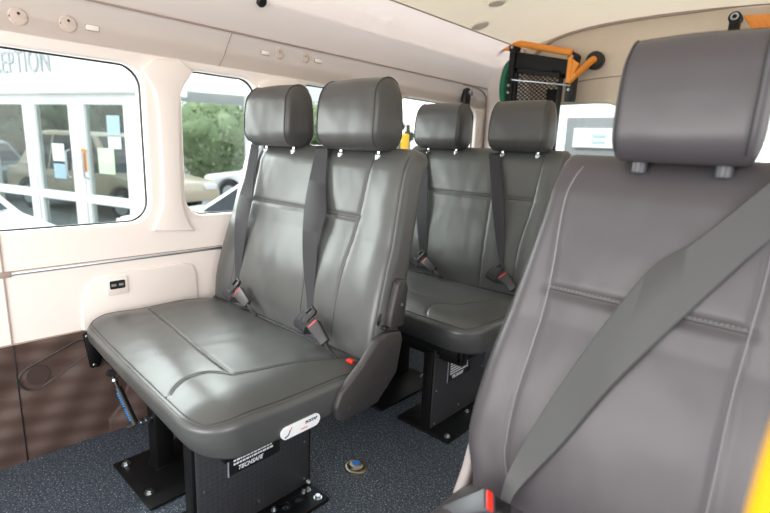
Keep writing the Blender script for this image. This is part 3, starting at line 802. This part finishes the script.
# small fittings on the headliner
for (y, z, lab) in ((.409,1.397,'shallow round dimple with a dark clip in the headliner, leftmost above the large window'),(.537,1.403,'round dimple with dark clip in the headliner, just left of the leftmost small button'),
                    (1.322,1.440,'small round dimple in the headliner above the front headrests, left of the pair'),(1.461,1.445,'small round dimple in the headliner above the front headrests, right of the pair')):
    r = root('clip_dimple', (WX+.004,y,z-.02), lab, 'dimple', 'round dimples in the headliner')
    big = y < 1
    bm = bmesh.new(); R0 = .026 if big else .022
    prof = [(0,R0),(.0022,R0*.95),(.0028,R0*.8),(.0012,R0*.5),(.0004,R0*.2)]
    tube(bm, [(WX+.001+a, y, z) for a, q in prof], [q for a, q in prof], 24); fin('boss', bm, 'dimple', r, 80)
    bm = bmesh.new(); cyl(bm, (WX+.001,y+.001,z+R0*.35), (WX+.0045,y+.001,z+R0*.35), .0042 if big else .0022, 12); fin('clip', bm, 'dimple_dark', r)
    world()
for (y, z, lab) in ((.604,1.404,'small cream rectangular button in the headliner, right of two dimples'),(1.252,1.433,'small cream button in the headliner left of the dimple pair'),(1.535,1.444,'small cream button in the headliner right of the dimple pair')):
    r = root('reading_light_switch', (WX+.004,y,z-.01), lab, 'switch', 'small buttons in the headliner')
    bm = bmesh.new(); prism(bm, [(WX-.001,a,b) for a,b in rrect(y-.021,y+.021,z-.010,z+.010,.005,3)], (.0035,0,0), .001, 1); fin('bezel', bm, 'trim_shadow', r)
    bm = bmesh.new(); prism(bm, [(WX+.001,a,b) for a,b in rrect(y-.019,y+.019,z-.008,z+.008,.004,3)], (.0045,0,0), .0015, 2); fin('button', bm, 'trim', r)
    world()
for (x, y, z, lab, q) in ((-1.555,2.415,1.733,'grey round grille on the ceiling nearer the rear doors',.045),(-1.365,2.25,1.779,'round ceiling grille at the top edge, nearer the viewer',.04)):
    r = root('ceiling_grille', (x,y,z-.012), lab, 'grille', 'round grilles on the ceiling')
    bm = bmesh.new(); cyl(bm, (x,y,z-.006), (x,y,z+.02), q, 32, bev=.002); g = fin('ring', bm, 'roof', r)
    bm = bmesh.new(); cyl(bm, (x,y,z-.007), (x,y,z-.004), q*.82, 28, bev=.001); fin('grille', bm, 'roof', r)
    r.rotation_euler = (0, R(-16 if x < -1.5 else -9), 0)
    world()
# belt anchor hanging on the headliner above the rear seat
r = root('belt_anchor', (-1.80,2.70,1.36), 'black belt guide with a chrome bolt on the headliner above the rear left headrest', 'belt guide')
bm = bmesh.new(); prism(bm, [(-1.815,y,z) for y,z in ((2.655,1.30),(2.660,1.41),(2.675,1.445),(2.70,1.46),(2.725,1.45),(2.735,1.42),(2.725,1.36),(2.72,1.30))], (.03,0,0), .008, 3); fin('guide', bm, 'black_plastic', r)
bm = bmesh.new(); cyl(bm, (-1.785,2.705,1.425), (-1.765,2.705,1.425), .017, 18, bev=.004); fin('bolt', bm, 'zinc', r)
world()
bm = bmesh.new()
cyl(bm, (-1.795,1.195,1.618), (-1.768,1.195,1.600), .020, 18, bev=.004)
solo('coat_hook', bm, 'black_plastic', 'small dark round fitting at the top edge of the roof cove', 'fitting')

# floor anchor
r = root('floor_anchor', (-1.043,1.060,0), 'round steel floor anchor with a blue centre in the aisle floor', 'anchor')
bm = bmesh.new(); prof = [(.0,.041),(.003,.041),(.0055,.037),(.006,.029)]
c = Vector((-1.043,1.060,0)); tube(bm, [c+Vector((0,0,a)) for a,q in prof], [q for a,q in prof], 36); fin('flange', bm, 'steel', r, 25)
bm = bmesh.new(); prof = [(.004,.027),(.012,.026),(.016,.022),(.0165,.015)]; tube(bm, [c+Vector((0,0,a)) for a,q in prof], [q for a,q in prof], 32); fin('collar', bm, 'steel', r, 25)
bm = bmesh.new(); prof = [(.0055,.030),(.007,.030),(.007,.0265)]; tube(bm, [c+Vector((0,0,a)) for a,q in prof], [q for a,q in prof], 32); fin('ring_gap', bm, 'black_plastic', r)
bm = bmesh.new(); cyl(bm, c+Vector((0,0,.016)), c+Vector((0,0,.019)), .012, 20, bev=.001); fin('button', bm, 'blue', r)
world()

# ------------------------------------------------------------------ folded wheelchair lift at the rear doors
r = root('wheelchair_lift', (-1.1,2.90,0), 'folded black wheelchair lift with mesh panel and orange rails by the rear doors', 'lift')
LY = 2.90
x0, x1, zt = -1.625, -1.235, 1.722
def frame_bar(name, a, b, w, par=r, m='black_metal', dep=.03):
    bm = bmesh.new(); box(bm, a, b, .003); return fin(name, bm, m, par)
for q, (a, b) in enumerate(((x0,x0+.04),(x1-.012,x1+.035))):
    bm = bmesh.new(); box(bm, (a,LY-.03,.02 if q == 0 else 1.375), (b,LY+.03,zt-(.02 if q == 0 else .09)), .006); cyl(bm, ((a+b)/2-.002,LY-.034,zt-.02-.085*q), ((a+b)/2-.002,LY+.03,zt-.02-.085*q), .026, 20)
    sp = fin('side_post', bm, 'black_metal', r)
    for z in (zt-.02-.085*q, zt-.24, 1.44):
        bm = bmesh.new(); cyl(bm, ((a+b)/2,LY-.042,z), ((a+b)/2,LY-.031,z), .008, 12); fin('bolt', bm, 'zinc', sp)
bm = bmesh.new(); prism(bm, [(x0+.035,LY-.012,1.56),(x1-.01,LY-.012,1.50),(x1-.01,LY-.012,1.605),(x0+.035,LY-.012,1.68)], (0,.012,0), .002, 1); fin('top_plate', bm, 'black_metal', r)
fa, fb, za, zb = x0+.045, x1-.035, .62, 1.585
bm = bmesh.new()
box(bm, (fa,LY-.03,za), (fa+.022,LY-.008,zb), .003); box(bm, (fb-.022,LY-.03,za), (fb,LY-.008,zb-.055), .003)
prism(bm, [(fa,LY-.03,zb-.03),(fb,LY-.03,zb-.080),(fb,LY-.03,zb-.055),(fa,LY-.03,zb)], (0,.022,0), .002, 1); box(bm, (fa,LY-.03,za), (fb,LY-.008,za+.02), .003)
mp = fin('mesh_frame', bm, 'black_metal', r)
bm = bmesh.new()
n = 0; cw, chh = .030, .022
w = fb-fa-.04; hh = zb-za-.05; xo, zo = fa+.02, za+.02
k = -40
slope = chh/cw
while k < 60:
    for sgn in (1, -1):
        # line z = sgn*slope*(x-xo) + k*chh clipped to rectangle
        pts = []
        xa_, xb_ = 0, w
        z1 = sgn*slope*xa_+k*chh; z2 = sgn*slope*xb_+k*chh
        def clip(xa_, z1, xb_, z2):
            if max(z1,z2) <= 0 or min(z1,z2) >= hh: return None
            t0, t1 = 0, 1; dz_ = z2-z1
            for lim, s_ in ((0,1),(hh,-1)):
                if s_*(z1-lim) < 0: t0 = max(t0, (lim-z1)/dz_)
                if s_*(z2-lim) < 0: t1 = min(t1, (lim-z1)/dz_)
            return (t0, t1) if t1 > t0 else None
        c_ = clip(xa_, z1, xb_, z2)
        if c_:
            A = Vector((xo+w*c_[0], LY-.018+.002*sgn, zo+z1+(z2-z1)*c_[0])); Bv = Vector((xo+w*c_[1], LY-.018+.002*sgn, zo+z1+(z2-z1)*c_[1]))
            tube(bm, [A, Bv], .0028, 4)
    k += 1
fin('expanded_mesh', bm, 'black_metal', mp)
bm = bmesh.new(); cyl(bm, (fa-.01,LY-.036,1.515), (x1+.02,LY-.036,1.462), .005, 10); fin('rod', bm, 'zinc', r)
bm = bmesh.new(); box(bm, (fb-.10,LY-.005,.62), (fb-.04,LY+.01,1.45), .003); fin('hydraulic_column', bm, 'black_metal', r)
bm = bmesh.new(); box(bm, (x0-.02,LY-.08,.0), (-.35,LY+.08,.06), .01); fin('lift_base', bm, 'black_metal', r)
bm = bmesh.new(); box(bm, (x0+.04,LY-.02,.06), (x1,LY+.02,.62), .01); fin('platform', bm, 'black_metal', r)
bm = bmesh.new(); cyl(bm, (x0+.02,LY-.03,zt+.008), (x1+.01,LY-.03,zt-.085), .019, 18, bev=.004)
prism(bm, [(x0-.11,LY-.04,zt-.022),(x0+.0,LY-.04,zt+.0),(x0+.0,LY-.04,zt-.035)], (0,.03,0), .003, 1)
fin('handrail', bm, 'orange', r)
bm = bmesh.new(); cyl(bm, (-1.155,2.985,1.612), (-1.195,LY-.03,1.520), .020, 16, bev=.004); cyl(bm, (-1.190,LY-.03,1.525), (-1.232,LY-.04,1.478), .018, 14, bev=.004)
box(bm, (-1.240,LY-.055,1.475), (-1.215,LY-.035,1.615), .004); prism(bm, [(-1.240,LY-.05,1.62),(-1.175,LY-.05,1.575),(-1.215,LY-.05,1.50)], (0,.02,0), .003, 1)
cyl(bm, (-1.150,2.972,1.612), (-1.150,3.01,1.612), .020, 16, bev=.004)
fin('handrail_arm', bm, 'orange', r)
bm = bmesh.new(); cyl(bm, (-1.150,2.992,1.612), (-1.150,3.035,1.612), .050, 28, bev=.006); fin('pivot_disc', bm, 'black_plastic', r)
# far side post and ribbed plate
bm = bmesh.new(); box(bm, (-.502,LY-.03,.06), (-.462,LY+.03,1.725), .006); cyl(bm, (-.482,LY-.034,1.725), (-.482,LY+.03,1.725), .026, 20); sp = fin('side_post', bm, 'black_metal', r)
bm = bmesh.new(); tube(bm, [(-.482+.013*math.cos(a*.3927),LY-.037,1.728+.013*math.sin(a*.3927)) for a in range(16)], .0045, 8, closed=True); fin('washer', bm, 'zinc', sp)
bm = bmesh.new(); prism(bm, [(-.455,LY-.01,1.735),(.02,LY-.01,1.70),(.02,LY-.01,1.45),(-.38,LY-.01,1.62)], (0,.02,0), .003, 1)
rp = fin('ribbed_plate', bm, 'orange', r)
bm = bmesh.new()
for i in range(16):
    x = -.43+i*.028; cyl(bm, (x,LY-.014,1.715-(x+.455)*.126), (x+.05,LY-.014,max(1.48,1.62-(x+.38)*.40)), .004, 6)
fin('rib', bm, 'orange', rp)
world()
bm = bmesh.new(); tube(bm, catmull([(-1.60,2.975,1.66),(-1.672,2.965,1.62),(-1.698,2.96,1.53),(-1.692,2.96,1.43),(-1.665,2.965,1.36),(-1.61,2.975,1.33)], 8), .024, 12)
solo('green_strap', bm, 'green', 'bright green strap looped behind the left post of the folded lift', 'strap')
# yellow grab rail close to the camera
bm = bmesh.new(); tube(bm, catmull([(.19,.27,1.30),(.10,.262,1.24),(.045,.257,1.12),(.020,.255,1.0),(.0115,.255,.90),(.0095,.255,.50),(.0095,.255,0)], 8), .0165, 16)
solo('grab_rail', bm, 'yellow', 'yellow tubular grab rail at the lower right corner, nearest the viewer', 'grab rail')

# ------------------------------------------------------------------ outside
GZ = -.6
bm = bmesh.new(); box(bm, (-60,-30,GZ-.1), (30,60,GZ)); tag(fin('ground', bm, 'asphalt'), kind='structure')
# reception building: local s runs to the right along the front, origin P0
P0 = Vector((-8.70,2.30,0)); es = Vector((.955,.295,0)).normalized(); en = Vector((es.y,-es.x,0))   # en points to the viewer
FM = Matrix(((es.x,-en.x,0,P0.x),(es.y,-en.y,0,P0.y),(0,0,1,0),(0,0,0,1)))
def fb_(bm, lo, hi, bev=0): box(bm, lo, hi, bev, 1, FM)
r = root('reception_building', tuple(P0)[:2]+(GZ,), 'white reception building with glazed doors seen through the left window', 'building')
bm = bmesh.new(); fb_(bm, (-7,-.15,1.63), (2.1,.5,3.4), .02); fascia = fin('fascia', bm, 'white', r)
Lm = FM @ Matrix.Translation((-1.62,-.16,1.93)) @ Matrix.Rotation(R(90), 4, 'X')
bm = text('RECEPTION', .45, Lm, .01, 0, 1.12, .70); fin('sign_lettering', bm, 'grey_letters', fascia, 30)
bm = bmesh.new()
for s_, w_ in ((-4.2,.14),(-2.9,.14),(-1.8,.14),(-.68,.20),(.47,.20),(1.68,.28)): fb_(bm, (s_-w_/2,-.06,GZ), (s_+w_/2,.06,1.63), .01)
for z_, h_ in ((1.56,.14),(.15,.13),(-.56,.1)): fb_(bm, (-4.2,-.05,z_-h_/2), (1.7,.05,z_+h_/2), .01)
for s_ in (-.54,.33,.61,1.50): fb_(bm, (s_-.035,-.045,GZ), (s_+.035,.045,1.56), .006)
fin('door_frame', bm, 'white', r)
for a_, b_ in ((-4.13,-2.97),(-2.83,-1.87),(-1.73,-.78),(-.50,.29),(.64,1.46)):
    bm = bmesh.new(); fb_(bm, (a_,-.008,-.5), (b_,.008,1.5)); fin('door_glass', bm, 'shop_glass', r)
for s_ in (.27,.66):
    bm = bmesh.new(); tube(bm, [tuple(FM @ Vector((s_,-.06,.45))), tuple(FM @ Vector((s_,-.12,.48))), tuple(FM @ Vector((s_,-.12,.82))), tuple(FM @ Vector((s_,-.06,.85)))], .015, 8); fin('door_handle', bm, 'zinc', r)
bm = bmesh.new(); fb_(bm, (.60,-.11,.55), (.70,-.09,.88), .01); fin('orange_sign', bm, 'orange', r)
for (s_, z_, w_, h_, mm) in ((-.05,.80,.28,.26,'notice'),(-.05,.52,.28,.22,'notice_blue'),(1.22,1.22,.26,.26,'notice_blue'),(1.22,.98,.26,.16,'notice'),(1.02,.72,.34,.36,'notice_green')):
    bm = bmesh.new(); fb_(bm, (s_-w_/2,-.022,z_-h_/2), (s_+w_/2,-.012,z_+h_/2), .002); nn = fin('notice', bm, mm, r)
world()

def car(name, p, ang, paint, label, L=4.5, Hh=1.5, W=1.75, van=False, group='parked cars outside the windows'):
    r = root(name, (p[0],p[1],GZ), label, 'car', group)
    global BASE
    BASE = Vector((0,0,0))
    h = Hh
    if van: pr = [(0,.35),(0,.8),(.12,1.0),(.45,h-.05),(.6,h),(L-.2,h),(L-.05,h-.1),(L,.9),(L,.35)]
    else: pr = [(0,.38),(0,.62),(.10,.78),(.95,.90),(1.15,.93),(1.75,h-.08),(2.05,h),(L-1.3,h),(L-.95,h-.06),(L-.45,.98),(L-.05,.92),(L,.75),(L,.38)]
    wheels = (.82, L-.82)
    # arches
    low = []
    for wx in wheels[::-1]:
        low += [(wx+.40*math.cos(R(a)), .34+.36*math.sin(R(a))) for a in range(0,181,20)]
    poly = pr+low
    bm = bmesh.new(); prism(bm, [(x-L/2,-W/2,z) for x,z in poly], (0,W,0), .05, 2)
    for v in bm.verts:
        if v.co.z > .9: v.co.y *= 1-.22*min(1,(v.co.z-.9)/(h-.9))
    fin('body', bm, paint, r, 40)
    ws = .93; wt = h-.10
    for sy in (-1, 1):
        bm = bmesh.new()
        def yy(z): return sy*(W/2*(1-.22*min(1,(z-.9)/(h-.9)))+.006)
        if van: segs = [(.35,1.3,.7),(1.4,2.6,1.4),(2.7,L-.4,2.7)]
        else: segs = [(1.25,2.25,1.80),(2.33,3.05,2.33),(3.12,3.85,3.12)]
        for a_, b_, at_ in segs:
            b2 = b_ if b_ < 3.5 or van else 3.45
            q = [(a_,ws),(b_,ws),(b2,wt),(at_,wt)]
            bm.faces.new([bm.verts.new((x-L/2, yy(z), z)) for x,z in (q if sy < 0 else q[::-1])])
        fin('side_window', bm, 'car_glass', r)
    bm = bmesh.new(); k = .62
    xa, za_, xb, zb_ = (pr[3][0],pr[3][1],0,0) if van else (1.19,.955,1.74,h-.10)
    if van: A_, B_ = (.15,1.03), (.44,h-.08)
    else: A_, B_ = (1.16,.96), (1.74,h-.09)
    bm.faces.new([bm.verts.new((A_[0]-L/2-.02,-W*.42,A_[1])), bm.verts.new((A_[0]-L/2-.02,W*.42,A_[1])), bm.verts.new((B_[0]-L/2-.02,W*.36,B_[1])), bm.verts.new((B_[0]-L/2-.02,-W*.36,B_[1]))])
    fin('windscreen', bm, 'car_glass', r)
    for wx in wheels:
        for sy in (-1, 1):
            bm = bmesh.new(); cyl(bm, (wx-L/2,sy*(W/2-.22),.33), (wx-L/2,sy*(W/2-.0),.33), .33, 28, bev=.04); wh = fin('wheel', bm, 'tyre', r)
            bm = bmesh.new(); cyl(bm, (wx-L/2,sy*(W/2-.02),.33), (wx-L/2,sy*(W/2+.006),.33), .20, 20)
            fin('rim', bm, 'car_silver', wh)
    for sy in (-1, 1):
        bm = bmesh.new(); box(bm, (L/2-.05,sy*W*.38-.14,.72), (L/2+.012,sy*W*.38+.14,.88), .01); fin('tail_lamp', bm, 'tail', r)
        bm = bmesh.new(); box(bm, (-L/2-.012,sy*W*.36-.16,.62), (-L/2+.06,sy*W*.36+.16,.74), .01); fin('headlamp', bm, 'white_label', r)
    r.rotation_euler = (0,0,R(ang)); world(); return r
def dirp(dx, dy, d): return (dx*d, dy*d)
car('parked_car', (-12.2,4.15), 197, 'car_beige', 'beige car standing in for a reflection in the reception doors, reaching into the second window', 4.7, 1.75, 1.85)  # also placed behind the door glass to imitate the vehicle reflected in it
car('parked_car', (-16.8,2.4), 185, 'car_dark', 'dark car standing in for a reflection in the left reception window pane', 4.5, 1.45)  # added behind the pane to imitate a reflected car
car('parked_car', (-6.55,.0), 197, 'car_white', 'white car bonnet along the bottom of the left window', 4.5, 1.42)
car('parked_car', (-4.45,3.75), 25, 'car_white', 'white car low in the second window, nearest the van', 4.4, 1.42)
car('parked_car', (-11.0,8.3), 25, 'car_white', 'white car at the right of the second window, half hidden by a headrest', 4.4, 1.6)

def tree(name, p, H, Wd, m, label, trunk=1.0, seed=1, n=6000, z0=.0, cat='tree', group='trees and hedges outside the windows'):
    rr = random.Random(seed)
    r = root(name, (p[0],p[1],GZ), label, cat, group); base = Vector((p[0],p[1],GZ))
    bm = bmesh.new(); tube(bm, [base, base+Vector((.05,0,H*.4)), base+Vector((.0,.05,H*.75))], [.12*trunk,.09*trunk,.04*trunk], 8); fin('trunk', bm, 'bark', r)
    bm = bmesh.new()
    blobs = []
    for i in range(16):
        c_ = base+Vector((rr.uniform(-1,1)*Wd*.36, rr.uniform(-1,1)*Wd*.36, H*(z0+.28)+rr.uniform(-.12,.36+.1)*H*(1-z0)))
        q = Wd*rr.uniform(.16,.27); blobs.append((c_,q))
        t = bmesh.new(); bmesh.ops.create_icosphere(t, subdivisions=3, radius=q)
        for v in t.verts: v.co = v.co*(.93+.45*noise.noise(v.co*2.6/q*.5+c_)+.18*noise.noise(v.co*9/q*.5)) + c_
        merge(bm, t)
    for i in range(n):
        c_, q = rr.choice(blobs); d = Vector((rr.gauss(0,1),rr.gauss(0,1),rr.gauss(0,1))).normalized()
        c2 = c_+d*q*rr.uniform(.8,1.35); u = Vector((rr.gauss(0,1),rr.gauss(0,1),rr.gauss(0,1))).normalized(); w_ = d.cross(u).normalized(); sz = rr.uniform(.04,.10)
        bm.faces.new([bm.verts.new(c2+u*sz), bm.verts.new(c2+w_*sz*.6), bm.verts.new(c2-u*sz), bm.verts.new(c2-w_*sz*.6)])
    fin('foliage', bm, m, r, 80); world()
    return r
tree('garden_tree', (-17.2,8.7), 3.3, 3.0, 'leaf', 'bushy pale green tree at the left of the second window', seed=2)
tree('garden_tree', (-20.8,12.6), 4.1, 3.8, 'leaf', 'bushy green tree right of centre in the second window', seed=3)
tree('garden_tree', (-20.6,5.4), 3.2, 3.0, 'leaf_dark', 'dark green tree added as a reflection in the middle of the reception doors', seed=4)  # added behind the glass in place of reflected foliage
tree('garden_tree', (-24.3,9.4), 3.6, 3.4, 'leaf_dark', 'dark green tree added as a reflection in the right reception door', seed=5)  # another added tree imitating the door reflection
tree('garden_tree', (-24.6,4.6), 3.6, 3.0, 'leaf_dark', 'dark green tree added as a reflection at the far left of the reception windows', seed=6)  # added to carry the reflected trees to the left panes
tree('garden_tree', (-12.8,11.3), 3.7, 2.8, 'leaf', 'pale tree seen between the two nearer headrests', seed=7)
tree('garden_shrub', (-6.95,8.25), 2.9, .42, 'leaf_dark', 'narrow dark green shrub seen right of the nearer headrests', seed=8, n=700)
# canopy over the parking with its post
r = root('parking_canopy', (-6.9,3.9,GZ), 'white canopy beam with a post across the second window', 'canopy')
bm = bmesh.new(); prism(bm, [(-7.35,2.95,1.74),(-6.70,4.55,1.74),(-8.6,5.4,1.74),(-9.2,3.6,1.74)], (0,0,.22), .01, 1); fin('canopy_roof', bm, 'white', r)
bm = bmesh.new(); box(bm, (-6.86,4.28,GZ), (-6.74,4.40,1.76), .01); fin('post', bm, 'white', r)
world()
r = root('far_building', (-24,14.5,GZ), 'pale two-storey building far beyond the trees', 'building')
bm = bmesh.new(); box(bm, (-32,14.2,GZ), (-22,22,4.6), .03); fin('walls', bm, 'offwhite', r)
for i in range(8):
    bm = bmesh.new(); box(bm, (-31.4+i*1.2,14.12,1.9), (-30.7+i*1.2,14.25,2.9), .01); fin('window', bm, 'car_silver', r)
    bm = bmesh.new(); box(bm, (-22.05,14.6+i*.9,1.9), (-21.95,15.1+i*.9,2.9), .01); fin('window', bm, 'car_silver', r)
world()
r = root('workshop_building', (-7,12,GZ), 'white workshop wall with pale grey door seen through the rear windows', 'building')
bm = bmesh.new(); box(bm, (-7.6,10.2,GZ), (2.0,12,4.2), .02); fin('walls', bm, 'white', r)
bm = bmesh.new(); box(bm, (-4.27,10.1,GZ), (-2.5,10.22,1.83), .01); dd = fin('roller_door', bm, 'pale_grey', r)
bm = bmesh.new(); box(bm, (-4.08,10.04,1.25), (-3.10,10.12,1.62), .01); fin('white_board', bm, 'white', dd)
bm = bmesh.new(); box(bm, (-3.70,10.02,1.45), (-3.45,10.05,1.50)); box(bm, (-3.70,10.02,1.34), (-3.45,10.05,1.38)); fin('blue_marks', bm, 'notice_blue', dd)
world()
bm = bmesh.new(); cyl(bm, (-6.43,7.6,GZ), (-6.43,7.6,1.36), .08, 20, bev=.02)
solo('yellow_bollard', bm, 'yellow', 'yellow bollard seen right of the front headrests through the side window', 'bollard')

# ------------------------------------------------------------------ light
w = bpy.data.worlds.new('sky'); sc.world = w; w.use_nodes = True
bg = w.node_tree.nodes['Background']
tc = w.node_tree.nodes.new('ShaderNodeTexCoord'); sp = w.node_tree.nodes.new('ShaderNodeSeparateXYZ'); rp = w.node_tree.nodes.new('ShaderNodeValToRGB')
w.node_tree.links.new(tc.outputs['Generated'], sp.inputs[0]); w.node_tree.links.new(sp.outputs['Z'], rp.inputs[0]); w.node_tree.links.new(rp.outputs[0], bg.inputs[0])
e = rp.color_ramp.elements; e[0].position = 0; e[0].color = (1,.98,.95,1); e[1].position = .7; e[1].color = (.72,.86,1,1)
bg.inputs[1].default_value = 2.2
def sun(name, rot, e, ang, col=(1,1,1)):
    l = bpy.data.lights.new(name, 'SUN'); l.energy = e; l.angle = R(ang); l.color = col
    o = bpy.data.objects.new(name, l); COL.objects.link(o); o.rotation_euler = [R(a) for a in rot]; return o
sun('sun', (48,0,-35), 2.6, 1.5, (1,.97,.92))
def area(name, loc, aim, sx, sy, e, col=(1,1,1)):
    l = bpy.data.lights.new(name, 'AREA'); l.shape = 'RECTANGLE'; l.size = sx; l.size_y = sy; l.energy = e; l.color = col
    o = bpy.data.objects.new(name, l); COL.objects.link(o); o.location = loc
    o.rotation_euler = (Vector(aim)-Vector(loc)).to_track_quat('-Z','Y').to_euler(); return o
area('side_door_light', (1.3,-.1,1.25), (-1.3,1.0,.9), 1.2, 1.2, 26, (1,.96,.93))
area('headliner_fill', (-.7,-1.5,.95), (-1.5,1.6,1.55), 1.4, .8, 44, (1,.97,.94))  # added fill from the front, aimed up to brighten the headliner
area('window_light', (-2.35,.9,1.15), (-.9,.9,.7), 2.2, .55, 46, (.95,1,.98))

# ------------------------------------------------------------------ camera
RM = Matrix(((0.7370999,-0.1759743,0.6524698),(0.6744485,0.1308963,-0.7266261),(0.0424617,0.9756532,0.2151692)))
cam = bpy.data.cameras.new('camera'); co = bpy.data.objects.new('camera', cam); COL.objects.link(co)
cam.sensor_width = 36; cam.lens = 36*491.28/770
co.matrix_world = Matrix.Translation((0,0,1.07)) @ RM.to_4x4()
cam.clip_start = .02; cam.clip_end = 200
cam.dof.use_dof = True; cam.dof.focus_distance = 1.55; cam.dof.aperture_fstop = 3.2
sc.camera = co
sc.view_settings.view_transform = 'Standard'
sc.view_settings.look = 'None'
